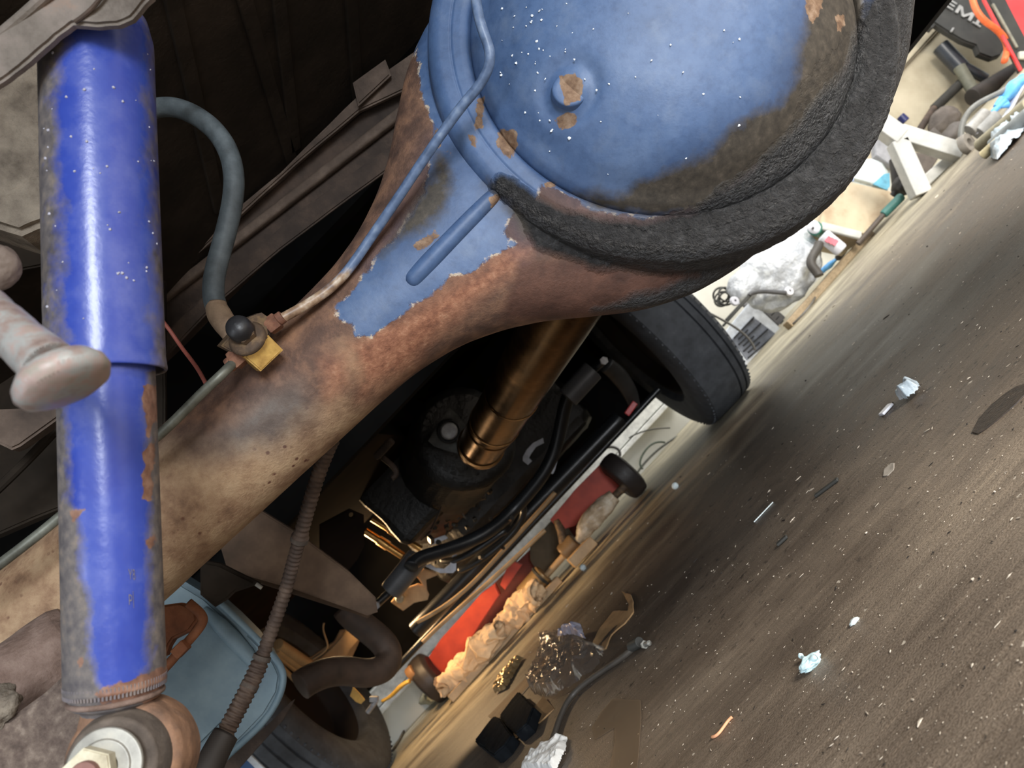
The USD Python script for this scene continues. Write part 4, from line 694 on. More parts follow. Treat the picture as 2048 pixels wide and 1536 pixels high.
# tyres
TYRE = M('tyre_rubber', [(.3, (58, 60, 64)), (.6, (78, 81, 86)), (.8, (98, 101, 106))], scale=30, rough=.75, bump=.35, bscale=220)
HUB = M('wheel_brown', [(.3, (20, 14, 10)), (.7, (38, 26, 19))], scale=20, rough=.7)
def tyre(lab, c, ax, R, w, grooves):
    t = thing('tyre', lab, 'tyre', (c[0], c[1], 0)); h = w / 2
    pr = [(R * .62, -h * .70), (R * .66, -h * .95), (R * .80, -h * 1.05), (R * .92, -h * .98), (R * .975, -h * .84)]
    xs = np.linspace(-h * .80, h * .80, 61)
    for x in xs:
        g = min([abs(x - gx * h) for gx in grooves] + [1]); pr.append((R * (1 - .012 * (x / h) ** 2) - (.006 if g < .0022 else 0), x))
    pr += [(R * .975, h * .84), (R * .92, h * .98), (R * .80, h * 1.05), (R * .66, h * .95), (R * .62, h * .70)]
    obj('tread_and_sidewalls', lathe(pr, c, ax, 140), TYRE, t, 35)
    obj('rim', lathe(prof_round([(1e-5, -h * .3), (R * .3, -h * .35), (R * .52, -h * .2), (R * .60, -h * .72), (R * .64, -h * .74), (R * .64, h * .74), (R * .58, h * .6), (R * .5, h * .2), (1e-5, h * .2)], .006, 3), c, ax, 64), HUB, t, 35)
    # small sipes across the shoulders
    sp = []
    for a in np.linspace(0, 2 * np.pi, 90, endpoint=False):
        x, y, z = frame(ax); d = math.cos(a) * x + math.sin(a) * y
        for s in (-1, 1): sp.append(box_at(np.asarray(c) + d * (R * .978) + z * s * h * .80, (.005, h * .16, .004), np.cross(d, z), z, .0008))
    obj('tread_blocks', cat(sp), TYRE, t, label='small shoulder blocks of the tread', kind='stuff')
tyre('right front tyre below the differential, grey tread facing back', (.345, 2.03, .2895), nrm((.998, .06, 0)), .29, .150, (.35, .62))
tyre('left front tyre in the lower left, with grooved tread behind the blue tank', (-.985, 1.95, .2895), nrm((.995, .08, 0)), .29, .20, (-.6, -.3, 0, .3, .6))
wing = top('rocker_panel', plate([(470, 1500), (500, 1506), (560, 1560), (470, 1640), (420, 1560)], (.9, -.4, 0), .02, .003, p0=P(500, 1530, 1.2)), M('body_blue', [(.3, (80, 120, 178)), (.7, (110, 150, 200))], scale=10, rough=.3), 'blue painted body edge at the bottom left beside the tyre', 'body panel')
top('chrome_strip', bar(P(486, 1502, 1.19), P(545, 1560, 1.19), .010, .006), flat('bright_strip', (225, 228, 230), .25), 'bright white strip along the blue body edge', 'strip')
top('mud_flap', plate([(372, 1600), (400, 1560), (480, 1498), (545, 1440), (580, 1405), (590, 1398), (566, 1440), (520, 1490), (450, 1570), (430, 1620)], (.4, -1, 0), .008, .001, p0=P(500, 1490, 1.0)), RAILD, 'thin dark brown flap under the tank flange by the left tyre', 'flap')

# ------------------------------------------------------------------ things along the wall on the right
def wp(px, py, off): return W(px, py, off)
BEIGE = M('board_beige', [(.3, (150, 140, 118)), (.55, (172, 162, 140)), (.75, (184, 174, 152))], scale=5, rough=.8, bump=.2)
BEIGED = flat('board_groove', (104, 94, 76), .9)
bb = thing('wooden_board', 'large beige board leaning on the wall behind the black pipes', 'board', W(1850, 170, .06))
obj('sheet', wslab([(1700, 320), (1790, 110), (1850, -20), (2010, 90), (2090, 170), (1990, 250), (1905, 285), (1840, 330)], .06, .03, .002), BEIGE, bb)
obj('batten', bar(W(1780, 150, .068), W(1872, 48, .068), .035, .014, WN), BEIGE, bb); obj('groove_line', bar(W(1786, 160, .066), W(1880, 57, .066), .006, .012, WN), BEIGED, bb); obj('groove_line', bar(W(1776, 138, .066), W(1860, 50, .066), .006, .012, WN), BEIGED, bb)
BKC = M('case_black', [(.3, (40, 40, 38)), (.7, (60, 59, 55))], scale=12, rough=.6, bump=.2)
ec = thing('black_case', 'black plastic case with pale capital letters beside the red toolbox', 'case', W(1935, 60, .2))
obj('shell', wslab([(1864, 42), (1874, 18), (1900, -30), (1990, -60), (2030, 40), (2012, 92), (2002, 110), (1985, 116), (1958, 106), (1952, 90), (1935, 84), (1925, 80), (1895, 62)], .22, .03, .006), BKC, ec)
obj('foot', bar(W(1852, 55, .2), W(1868, 38, .2), .045, .03, WN), BKC, ec)
LET = flat('letter_grey', (150, 150, 148), .6)
def text_on(txt, p0, p1, off, height, parent, mat, bold=True):
    a, b = W(*p0, off), W(*p1, off); x = nrm(b - a); y = nrm(np.cross(WN, x)); t = meshkit.text_mesh(txt, height, .003, bold=bold); s = np.linalg.norm(b - a) / (t.bounds[1][0])
    t.apply_scale([s, 1, 1]); obj('lettering', place(t, a, x, y, WN), mat, parent, False, 'pale raised capital letters')
text_on('EMI', (1882, 7), (1960, 55), .224, .042, ec, LET)
obj('latch', bar(W(1902, 64, .224), W(1907, 56, .224), .008, .008, WN), LET, ec)
REDM = M('toolbox_red', [(.3, (196, 44, 48)), (.7, (226, 70, 70))], scale=4, rough=.35)
tb_ = thing('toolbox', 'red and black toolbox at the upper right corner with an orange strap', 'toolbox', W(2035, 60, .4))
obj('red_side', wslab([(2005, -10), (2030, -30), (2080, -20), (2080, 140), (2048, 82)], .42, .03, .004), REDM, tb_)
obj('black_rim', wslab([(1975, -10), (2008, -10), (2048, 68), (2080, 130), (2070, 170), (2040, 140), (2010, 75)], .425, .02, .004), BKC, tb_)
obj('red_edge', bar(W(1966, -2, .43), W(2042, 142, .43), .010, .012, WN), REDM, tb_)
obj('handle_slot', bar(W(1985, 8, .43), W(2034, 96, .43), .010, .010, WN), flat('slot_grey', (132, 130, 116), .6), tb_)
obj('latch', disp(rbox((.03, .03, .02), .006), .004, 60) if False else box_at(W(2046, 112, .43), (.035, .03, .02), CR, CU, .005), flat('latch_pale', (196, 196, 180), .5), tb_)
ORN = flat('orange_strap', (236, 110, 60), .45)
top('orange_strap', tube([W(1940, -30, .46), W(1946, 2, .46), W(1956, 26, .46), (W(1972, 44, .455)), W(1994, 60, .44), W(2012, 84, .41), W(2014, 102, .41), W(2009, 122, .43)], .0125, 14, n=60, flat=.8), ORN, 'orange hose looped over the edge of the red toolbox', 'hose', True)
PVC = M('pipe_black', [(.3, (30, 33, 38)), (.7, (52, 56, 62))], scale=10, rough=.35)
OLV = flat('pipe_olive', (98, 98, 84), .6)
yp = thing('branched_pipe', 'black branched pipe resting on the beige board', 'pipe', W(1910, 120, .12))
obj('main_pipe', rod(W(1880, 92, .14), W(1924, 138, .14), .033, 28, .1), PVC, yp)
obj('branch', rod(W(1922, 130, .15), W(1972, 158, .15), .020, 20, .1), PVC, yp); obj('branch', rod(W(1918, 134, .17), W(1950, 188, .17), .023, 20, .1), OLV, yp, label='olive branch')
top('dark_tube', rod(W(1944, 196, .22), W(2075, 118, .22), .036, 28, .2), M('tube_sooty', [(.3, (28, 25, 22)), (.7, (54, 46, 40))], scale=16, rough=.7), 'thick sooty dark tube below the branched pipe', 'tube')
top('foam_tube', cat(rod(W(1868, 218, .14), W(1924, 164, .14), .019, 20)), flat('foam_black', (38, 36, 32), .8), 'black foam covered tube against the beige board', 'tube')
top('brown_bar', rod(W(1838, 262, .16), W(1868, 216, .16), .014, 16), RAILD, 'dark brown bar below the black foam tube', 'bar')
GREYB = M('grey_fabric', [(.3, (70, 64, 60)), (.6, (98, 90, 84)), (.8, (116, 108, 100))], scale=18, rough=.9)
top('grey_pouch', subdiv(blob(W(1888, 243, .2), .062, 4, .16, 4, (1.1, .7, .8)), .02), GREYB, 'grey brown soft pouch right of the white trestle', 'pouch', True)
top('grey_motor', cat(blob(W(1908, 268, .3), .05, 8, .2, 3, (1.1, .8, .7)), rod(W(1860, 262, .3), W(1885, 285, .3), .018, 14)), flat('motor_grey', (84, 78, 74), .7), 'dark grey machine part lying under the grey pouch', 'machine part', True)
def tw(px, py, y=2.22): return Y(px, py, y)
top('battery_cell', rod(tw(1955, 268, 2.10), tw(1990, 232, 2.10), .022, 20), flat('dull_alloy', (134, 134, 132), .5), 'dull silver cylinder under the blue glove', 'cylinder')
top('battery_cell', rod(tw(1938, 262, 2.10), tw(1972, 226, 2.10), .018, 20), flat('dull_alloy2', (150, 148, 144), .5), 'paler thin cylinder left of the dull silver one', 'cylinder')
top('ring_nut', lathe([(.012, -.01), (.026, -.01), (.028, 0), (.026, .01), (.012, .01), (.012, -.01)], tw(1933, 288, 2.10), nrm(WN + .4 * CR), 28), flat('ring_grey', (130, 124, 116), .6), 'small grey ring beside the trestle foot', 'ring')
GLV = M('glove_blue', [(.3, (74, 150, 220)), (.6, (104, 180, 244)), (.8, (140, 200, 248))], scale=18, rough=.5, bump=.3)
gl = thing('rubber_glove', 'bright blue rubber glove lying on the grey pipes', 'glove', tw(2015, 195, 2.10))
obj('palm', disp(subdiv(tube([tw(2044, 160, 2.10), tw(2022, 182, 2.10), tw(2006, 205, 2.10)], [.030, .036, .022], 18, n=24, flat=.5), .01), .016, 22), GLV, gl, True)
for a, b, r in (((2010, 200), (1984, 226), .011), ((2005, 198), (1990, 214), .010), ((2016, 208), (2000, 214), .010)): obj('finger', disp(tube([tw(*a, 2.09), tw(*b, 2.09)], [r, r * .6], 12, n=10), .005, 40), GLV, gl, True)
WHP = M('plastic_white', [(.3, (196, 196, 204)), (.7, (226, 226, 232))], scale=10, rough=.3)
top('white_strip', disp(tube([tw(1952, 268, 2.10), tw(1985, 252, 2.10), tw(2012, 230, 2.10), tw(2030, 195, 2.10), tw(2062, 155, 2.10)], [.008, .012, .015, .022, .026], 14, n=50, flat=.3), .006, 30), WHP, 'curved white plastic strip in front of the blue glove', 'strip', True)
top('grey_cable', tube([tw(1926, 292, 2.10), tw(1922, 268, 2.10), tw(1928, 240, 2.10), tw(1950, 212, 2.10), tw(1990, 190, 2.10), tw(2024, 168, 2.10)], .0075, 12, n=60), flat('cable_grey', (112, 112, 108), .5), 'grey cable arching over the silver cylinders', 'cable', True)
for k, (a, b, r, c) in enumerate((((1960, 292), (2060, 208), .016, (150, 142, 118)), ((1985, 292), (2060, 226), .014, (126, 130, 130)), ((1965, 312), (2000, 280), .010, (176, 164, 130)))):
    top('conduit', rod(F(a[0], a[1], .02), F(b[0], b[1], .02), r, 18), flat(f'conduit_{k}', c, .5), ('tan conduit on the floor below the blue glove', 'grey conduit on the floor nearest the right edge', 'short pale conduit with a dark end on the floor')[k], 'conduit')
CLEARF = M('film_pale', [(.3, (150, 165, 176)), (.55, (186, 198, 206)), (.75, (226, 232, 238))], scale=40, rough=.18, bump=.4, bscale=60, bdist=.004)
top('plastic_wrap', crumple([(1982, 318), (1992, 290), (2020, 262), (2070, 215), (2070, 240), (2030, 290), (1998, 322)], 0, .035, 3), CLEARF, 'pale blue crumpled plastic wrap on the floor near the right edge', 'plastic wrap', True)
TREW = M('trestle_white', [(.3, (170, 170, 166)), (.6, (194, 193, 188)), (.8, (210, 209, 204))], scale=24, rough=.5, bump=.15)
tr = thing('white_trestle', 'white square tube trestle foot standing at the floor edge', 'trestle', (1.2, 2.25, 0))
def tw(px, py, y=2.22): return Y(px, py, y)
ub = (0, -1, 0)
obj('post', bar(tw(1756, 246), tw(1800, 278), .052, .05, ub), TREW, tr); obj('strut', bar(tw(1796, 268), tw(1920, 307), .046, .046, ub), TREW, tr); obj('strut', bar(tw(1794, 284), tw(1842, 391), .048, .046, ub), TREW, tr)
obj('foot_bar', bar(tw(1846, 366, 2.27), tw(1902, 316, 2.27), .030, .03, ub), TREW, tr)
top('sheet_offcut', plate([(1748, 268), (1782, 285), (1790, 330), (1775, 326), (1752, 310)], WN, .03, .002, p0=WP + WN * .35), flat('panel_grey', (138, 138, 142), .6), 'small grey panel behind the white trestle', 'panel')
top('dark_can', rod(W(1738, 252, .2), W(1768, 236, .2), .032, 20), flat('can_green_grey', (92, 94, 84), .5), 'dull green grey can behind the trestle top', 'can')
top('plastic_plug', rod(W(1800, 232, .22), W(1812, 243, .22), .016, 16), flat('cap_navy', (30, 34, 84), .4), 'small dark blue cap above the trestle', 'cap')
BOTM = M('bottle_milky', [(.3, (176, 186, 186)), (.7, (206, 214, 214))], scale=8, rough=.3)
LBL = flat('label_blue', (96, 160, 186), .5)
bt = thing('jerry_bottle', 'milky plastic bottle with blue label behind the cardboard box', 'bottle', W(1740, 340, .4))
obj('bottle_body', disp(subdiv(wslab([(1680, 350), (1706, 328), (1722, 314), (1748, 314), (1768, 322), (1780, 340), (1780, 378), (1745, 374), (1700, 362)], .42, .12, .012), .02), .006, 30), BOTM, bt, True)
obj('label', wslab([(1746, 368), (1768, 348), (1779, 346), (1780, 372), (1774, 380)], .427, .004), LBL, bt, label='blue label'); obj('label', wslab([(1690, 350), (1704, 340), (1708, 362), (1692, 360)], .427, .004), flat('label_lilac', (140, 156, 190), .5), bt, label='pale lilac label')
CARD = M('cardboard_stained', [(.3, (160, 138, 112)), (.5, (188, 172, 146)), (.75, (202, 188, 162))], scale=9, rough=.85)
bx = thing('cardboard_box', 'stained beige cardboard box between the trestle and the plastic bag', 'box', W(1715, 415, .5))
obj('front', wslab([(1640, 448), (1652, 400), (1674, 358), (1790, 385), (1796, 392), (1734, 468)], .52, .012, .001), CARD, bx); obj('side', wslab([(1640, 448), (1674, 358), (1790, 385), (1734, 468)], .50, .16), CARD, bx)
obj('white_edge', bar(W(1642, 452, .53), W(1722, 472, .53), .026, .012, WN), TREW, bx)
dt = thing('grip_tool', 'tool with green grip and dark shaft lying by the cardboard box', 'tool', F(1765, 430))
obj('grip', rod(tw(1804, 392, 2.3), tw(1766, 430, 2.3), .013, 16, .4), flat('grip_green', (48, 98, 92), .5), dt); obj('shaft', rod(tw(1768, 428, 2.3), tw(1716, 488, 2.3), .008, 12), flat('shaft_dark', (72, 62, 54), .6), dt)
top('black_clamp', cat(rod(tw(1792, 318, 2.34), tw(1800, 385, 2.34), .020, 14), blob(tw(1806, 372, 2.33), .03, 2, .3, 3), rod(tw(1785, 392, 2.34), tw(1812, 360, 2.32), .010, 12)), flat('clamp_black', (48, 44, 42), .6), 'black clamp standing behind the left leg of the trestle', 'clamp', True)
top('brown_crate', plate([(1812, 300), (1880, 312), (1856, 350), (1838, 352)], WN, .05, .003, p0=Y(1840, 330, 2.42)), flat('crate_brown', (86, 78, 72), .8), 'dark brown crate seen through the trestle legs', 'crate')
BAGM = M('bag_clear', [(.25, (150, 154, 160)), (.5, (186, 190, 196)), (.7, (220, 224, 226)), (.8, (240, 242, 244))], scale=20, rough=.22, bump=.8, bscale=36, bdist=.012, dist=1.5)
bg = subdiv(blob(W(1556, 540, .42), .105, 11, .14, 4, (1.35, .7, 1.05)), .012)
bg = disp(bg, .035, 18, 5, 4); bag = thing('plastic_bag', 'large crumpled clear plastic bag between the box and white heater', 'bag', W(1550, 560, .42)); obj('bag_body', bg, BAGM, bag, True)
obj('bag_end', disp(subdiv(blob(W(1488, 570, .42), .055, 14, .15, 3, (1.1, .6, .9)), .012), .02, 24, 2), BAGM, bag, True); obj('bag_end', disp(subdiv(blob(W(1590, 480, .40), .055, 17, .15, 3, (1.0, .6, 1.1)), .012), .02, 24, 7), BAGM, bag, True)
cn = thing('spray_can', 'green can with white lid lying on the plastic bag', 'can', W(1628, 456, .5)); obj('body', rod(W(1640, 462, .46), W(1629, 456, .53), .022, 24, .1), flat('can_green', (40, 120, 100), .4), cn); obj('lid', lathe(prof_round([(1e-5, .012), (.018, .012), (.022, .004), (.022, 0)], .003), W(1627, 455, .53), WN, 28), WHP, cn, 30, 'white round lid'); obj('nozzle', rod(W(1626, 456, .542), W(1626, 456, .548), .004, 10), BKC, cn)
bo = thing('paint_bottle', 'white bottle with red print lying right of the green can', 'bottle', W(1664, 488, .55)); obj('body', rod(W(1645, 470, .54), W(1684, 502, .54), .022, 24, .3), WHP, bo)
for k in range(3): obj('red_print', bar(W(1652 + k * 7, 484 + k * 3, .562), W(1660 + k * 7, 474 + k * 3, .562), .012, .003, WN, .0005), flat(f'print_red_{k}', (196, 110, 122), .5), bo)
top('elbow_hose', tube([W(1638, 486, .56), W(1628, 508, .56), W(1622, 526, .56), W(1630, 540, .56), W(1638, 552, .56)], .014, 16, n=40), flat('hose_dark', (66, 62, 58), .6), 'dark bent hose standing in front of the plastic bag', 'hose', True)
top('blue_rag', disp(subdiv(tube([F(1642, 545, .02), F(1655, 533, .02), F(1676, 515, .02)], [.016, .018, .010], 14, n=24, flat=.6), .008), .010, 40), GLV, 'small blue rag on the floor by the dark bent hose', 'rag', True)
top('screwdriver', rod(F(1676, 516, .02), F(1690, 498, .02), .012, 14, .5), flat('handle_dark', (62, 56, 50), .5), 'short dark handle at the end of the blue rag', 'handle')
coil = cat([lathe([(.024, -.003), (.028, 0), (.024, .003), (.021, 0), (.024, -.003)], W(1446 + dx, 594 + dy, .35 + o), nrm(WN + rng.normal(0, .5, 3)), 24) for dx, dy, o in ((-4, -4, 0), (3, 3, .01), (6, -5, .02), (-2, 4, .02), (8, 2, .03))])
top('cable_coil', coil, flat('coil_black', (44, 44, 40), .5), 'small coil of black cable against the white wall', 'cable', True)
for k, (px, py) in enumerate(((1468, 603), (1577, 583))):
    t = thing('white_plug', ('white round plug beside the black cable coil', 'white round plug on a black stem below the plastic bag')[k], 'plug', W(px, py, .45)); obj('disc', lathe(prof_round([(.004, .008), (.014, .008), (.016, 0), (1e-5, -.006)], .002), W(px, py, .46), nrm(WN + .2 * CR), 24), WHP, t); obj('pin', rod(W(px, py, .46), W(px + 14, py + (8 if k == 0 else -14), .46), .003, 10), WHP, t)
for k, (a, b) in enumerate((((1446, 652), (1500, 592)), ((1452, 640), (1498, 590)))):
    top('black_rail', rod(W(*a, .47), W(*b, .47), .004, 10), BKC, ('lower', 'upper')[k] + ' thin black rail left of the white heater', 'rail')
top('support_rod', tube([W(1498, 592, .47), W(1512, 584, .47), W(1548, 584, .47), W(1572, 586, .47)], .007, 10, n=30), flat('arm_grey', (72, 72, 74), .5), 'dark grey arm running over the heater to the white plug', 'arm', True)
HTW = flat('heater_white', (216, 220, 226), .35); HTG = flat('heater_grey', (88, 88, 92), .55); HTS = flat('heater_slot', (26, 27, 32), .6)
ht = thing('heater', 'white box heater with dark slotted grille next to the right front tyre', 'heater', F(1520, 700))
HN = nrm((.27, -.963, 0)); hp0 = F(1520, 700) + np.array([0, 0, .12])
obj('front', plate([(1440, 676), (1500, 604), (1508, 606), (1574, 667), (1486, 742), (1470, 745)], HN, .05, .004, p0=hp0), HTW, ht); tg = obj('top_grille', plate([(1506, 604), (1520, 588), (1590, 650), (1584, 660), (1574, 668)], nrm(HN + .6 * nrm(CR)), .05, .003, p0=hp0), HTG, ht)
rec = obj('grille_recess', plate([(1464, 678), (1506, 633), (1552, 668), (1494, 720)], HN, .006, .001, p0=hp0 + HN * .004), flat('recess_grey', (120, 124, 134), .5), ht)
for k in range(7):
    t = k / 6; a = (1468 + 28 * t, 676 + 40 * t); b = (1508 + 42 * t, 634 + 36 * t); w_ = .55 if k % 2 else 1
    obj('slat', bar(onplane(a[0] + (b[0] - a[0]) * (.1 if k % 2 else 0), a[1] + (b[1] - a[1]) * (.1 if k % 2 else 0), hp0 + HN * .008, HN), onplane(*(np.array(a) + (np.array(b) - a) * w_), hp0 + HN * .008, HN), .0055, .006, HN), HTS, rec)
for k in range(5): 
    px, py = 1528 + 9 * k, 610 + 8.5 * k; obj('vent_slot', bar(onplane(px - 3, py + 4, hp0 + HN * .045, HN), onplane(px + 3, py - 3, hp0 + HN * .045, HN), .004, .004, HN), HTS, tg)
top('black_pad', plate([(1556, 612), (1572, 596), (1584, 584), (1592, 590), (1582, 606), (1566, 618)], HN, .03, .003, p0=F(1576, 625) + np.array([0, 0, .05])), BKC, 'small black pad on the floor behind the heater', 'pad')
WOOD = M('batten_wood', [(.3, (128, 110, 86)), (.7, (164, 146, 118))], scale=30, rough=.75, stretch=(1, 8, 8))
top('floor_batten', bar(F(1575, 652, .012), F(1740, 466, .012), .03, .024), WOOD, 'brown wooden batten on the floor in front of the plastic bag', 'batten')
for k, pts in enumerate(([(1586, 648), (1620, 612), (1642, 574), (1700, 512)], [(1370, 600), (1445, 640), (1490, 670), (1510, 700)])):
    q = [F(a, b, .008) for a, b in pts] if k == 0 else [W(a, b, .50) for a, b in pts]
    top('thin_cord', tube(q, .0035, 8, n=40), flat(f'cord_{k}', (92, 88, 82), .5), ('thin dark cord on the floor along the batten', 'thin dark cord hanging across the heater front')[k], 'cord', True)
# under the car by the white trim
GRN = flat('green_wire', (96, 116, 92), .5)
for k, (pts, r, c) in enumerate((([(1398, 850), (1350, 876), (1310, 905), (1275, 945)], .004, (84, 84, 76)), ([(1420, 862), (1362, 900), (1320, 940), (1300, 960)], .010, (112, 126, 108)), ([(1330, 885), (1305, 888), (1288, 905), (1280, 925), (1286, 938)], .0035, (74, 84, 70)), ([(1195, 905), (1222, 894), (1236, 899), (1240, 912)], .0045, (54, 50, 44)), ([(1258, 876), (1290, 862), (1340, 856)], .0025, (70, 68, 60)))):
    top('loose_cable', tube([W(a, b, .05 + .01 * k) for a, b in pts], r, 10, n=40), flat(f'loose_{k}', c, .5), ('thin grey cable sloping across the cream wall', 'thick pale green hose low on the cream wall', 'thin dark green cable looping on the cream wall', 'short black cable over the white trim', 'hair thin cable at the trim end by the tyre')[k], 'cable', True)
RED2 = M('trolley_red', [(.3, (150, 44, 26)), (.6, (190, 66, 40)), (.8, (206, 84, 54))], scale=14, rough=.5, bump=.2)
WHL = flat('castor_dark', (52, 46, 44), .5)
tj = thing('trolley', 'red steel trolley with two dark wheels under the front of the car', 'trolley', (-.4, 2.15, 0))
yt = 2.14
obj('end_plate', plate([(1100, 1040), (1150, 980), (1205, 924), (1238, 932), (1268, 970), (1270, 985), (1220, 990), (1180, 1012), (1150, 1052), (1120, 1060)], (0, -1, 0), .03, .003, p0=np.array([0, yt + .03, .1])), RED2, tj); obj('end_plate', plate([(856, 1316), (880, 1280), (920, 1236), (960, 1190), (990, 1168), (1000, 1190), (960, 1250), (930, 1300), (905, 1350), (886, 1372), (866, 1350)], (0, -1, 0), .03, .003, p0=np.array([0, yt + .03, .1])), RED2, tj)
obj('rear_channel', plate([(860, 1330), (985, 1170), (1060, 1100), (1150, 1000), (1190, 1030), (1100, 1130), (1000, 1260), (900, 1370)], (0, -1, 0), .01, .001, p0=np.array([0, yt + .12, .1])), M('trolley_red_dark', [(.3, (70, 26, 20)), (.7, (120, 44, 32))], scale=14, rough=.7), tj)  # darker red on the rear channel
obj('cross_plate', plate([(1000, 1170), (1020, 1120), (1044, 1130), (1030, 1150), (1010, 1180)], (0, -1, 0), .02, .002, p0=np.array([0, yt, .1])), RED2, tj)
for a, b in (((1196, 950), (1262, 952)), ((846, 1330), (910, 1372))):
    c = Y((a[0] + b[0]) / 2, (a[1] + b[1]) / 2, yt + .01)
for c, s in ((Y(1222, 948, yt), 1), (Y(868, 1342, yt), -1)):
    c = np.array([c[0] + (.02 if s > 0 else -.02), c[1], .072]); obj('wheel', lathe(prof_round([(1e-5, -.024), (.03, -.024), (.05, -.03), (.068, -.022), (.071, 0), (.068, .022), (.05, .03), (.03, .024), (1e-5, .024)], .005, 4), c, nrm((1, .1, 0)), 48), WHL, tj, 35, 'dark steel wheel')
top('parts_box', plate([(1060, 1090), (1100, 1045), (1130, 1050), (1150, 1080), (1110, 1140), (1078, 1150), (1060, 1120)], (0, -1, 0), .05, .004, p0=np.array([0, yt + .05, .1])), M('olive_brown_box', [(.3, (66, 58, 44)), (.7, (92, 82, 64))], scale=20, rough=.8), 'olive brown box sitting in the red trolley', 'box')
tt_ = thing('wooden_tray_edge', 'tan wooden tray edge on the floor in front of the red trolley', 'tray', F(1000, 1290)); obj('edge', bar(F(900, 1398, .012), F(1118, 1158, .012), .03, .022), TANW, tt_); obj('edge', bar(F(1142, 1128, .02), F(1186, 1080, .02), .03, .03), TANW, tt_)
CLO = M('rag_peach', [(.3, (206, 172, 134)), (.6, (226, 192, 152)), (.8, (234, 206, 168))], scale=20, rough=.9, bump=.5, bscale=60, bdist=.006)
def rag(pts, rr, label, seed, h=.03):
    q = [F(a, b, h) for a, b in pts]; t = subdiv(tube(q, rr, 30, n=60, flat=.8), .003); t = disp(t, .012, 26, seed, 3); t = folds(t, .036, 17, seed); top('rag', t, CLO, label, 'rag', True, 'rags in the trolley tray')
rag([(886, 1378), (915, 1345), (955, 1305), (1000, 1262)], [.022, .034, .034, .02], 'larger crumpled peach rag at the left wheel of the red trolley', 1, .04); rag([(1000, 1262), (1030, 1228), (1075, 1185)], [.016, .028, .022], 'smaller crumpled peach rag beside the brass ram', 5, .035)
rm = thing('hydraulic_ram', 'dull brass hydraulic ram lying in the red trolley', 'ram', F(1100, 1140)); d_ = 2.06
obj('cylinder', rod(Y(1048, 1192, d_), Y(1088, 1146, d_), .028, 24, .15), BRASSD if False else M('ram_brass', [(.3, (130, 104, 68)), (.7, (172, 140, 96))], scale=20, rough=.4, metal=.4), rm); obj('band', lathe([(.028, 0), (.031, .001), (.031, .007), (.028, .008)], Y(1080, 1155, d_), Y(1088, 1146, d_) - Y(1048, 1192, d_), 24), BKC, rm)
obj('piston_rod', rod(Y(1078, 1168, d_), Y(1134, 1104, d_), .0085, 16), TANW, rm); obj('head', rod(Y(1126, 1110, d_), Y(1152, 1080, d_), .026, 24, .3), M('ram_head', [(.3, (104, 84, 58)), (.7, (140, 112, 80))], scale=20, rough=.5, metal=.3), rm); obj('stem', tube([Y(1128, 1090, d_), Y(1122, 1060, d_), Y(1112, 1040, d_)], [.012, .012, .008], 14), BRASSD, rm)
PET = M('bottle_wrinkled', [(.3, (150, 128, 104)), (.5, (196, 176, 150)), (.7, (226, 214, 196))], scale=30, rough=.15, bump=.8, bscale=50, bdist=.006)
pb = thing('plastic_bottle', 'crumpled clear plastic bottle beside the right wheel of the trolley', 'bottle', F(1195, 1040)); obj('bottle_body', disp(subdiv(tube([Y(1156, 1082, 1.98), Y(1166, 1066, 1.98), Y(1180, 1044, 1.98), Y(1204, 1016, 1.98), Y(1228, 992, 1.98)], [.010, .022, .028, .026, .018], 20, n=40), .008), .012, 40, 2), PET, pb, True); obj('neck', rod(Y(1226, 996, 1.98), Y(1250, 972, 1.98), .010, 14), BRASSD, pb)
# lower left tangle
top('round_knob', rod(Y(818, 1352, 2.1), Y(830, 1340, 2.1), .020, 20, .5), M('knob_copper', [(.3, (130, 92, 58)), (.7, (170, 126, 84))], scale=20, rough=.5), 'copper coloured round knob at the left end of the white trim', 'knob')
top('yellow_strap', tube([Y(764, 1402, 2.0), Y(786, 1388, 2.0), Y(800, 1374, 2.0), Y(820, 1362, 2.0)], [.008, .010, .012, .010], 12, n=30, flat=.5), flat('strap_yellow', (206, 166, 70), .5), 'yellow strap left of the trolley wheel', 'strap', True)
top('yellow_tag', plate([(700, 1392), (706, 1374), (718, 1386), (730, 1400), (722, 1408), (712, 1404)], fn, .004, 0, p0=P(712, 1394, 1.8)), flat('tag_yellow', (206, 164, 84), .5), 'torn yellow tag in the dark above the left tyre', 'tag', False)
top('green_bundle', disp(subdiv(blob(F(778, 1440, .04), .07, 6, .2, 4, (1.3, .8, .7)), .015), .02, 20), M('green_dark', [(.3, (18, 34, 20)), (.7, (34, 58, 34))], scale=20, rough=.8), 'dark green cloth bundle on the floor by the left tyre', 'cloth', True)
top('pale_cloth', disp(subdiv(tube([F(846, 1372, .03), F(862, 1395, .025), F(838, 1408, .02), F(812, 1432, .015)], [.022, .030, .016, .012], 16, n=40, flat=.6), .01), .016, 24), M('cloth_grey_green', [(.3, (120, 120, 100)), (.7, (168, 166, 144))], scale=20, rough=.9), 'pale grey green cloth on the floor left of the rags', 'cloth', True)
top('silver_clip', cat(box_at(P(748, 1398, 1.75), (.02, .012, .012), CR, (0, 1, 0), .002), rod(P(735, 1425, 1.75), P(752, 1402, 1.75), .006, 12)), ALU, 'shiny silver clip beside the yellow strap', 'clip')
top('string', tube([F(858, 1396, .004), F(828, 1418, .004), F(812, 1452, .004), F(784, 1502, .004)], .004, 8, n=30), flat('cord_tan', (98, 86, 68), .7), 'tan cord on the floor right of the left tyre', 'cord', True)

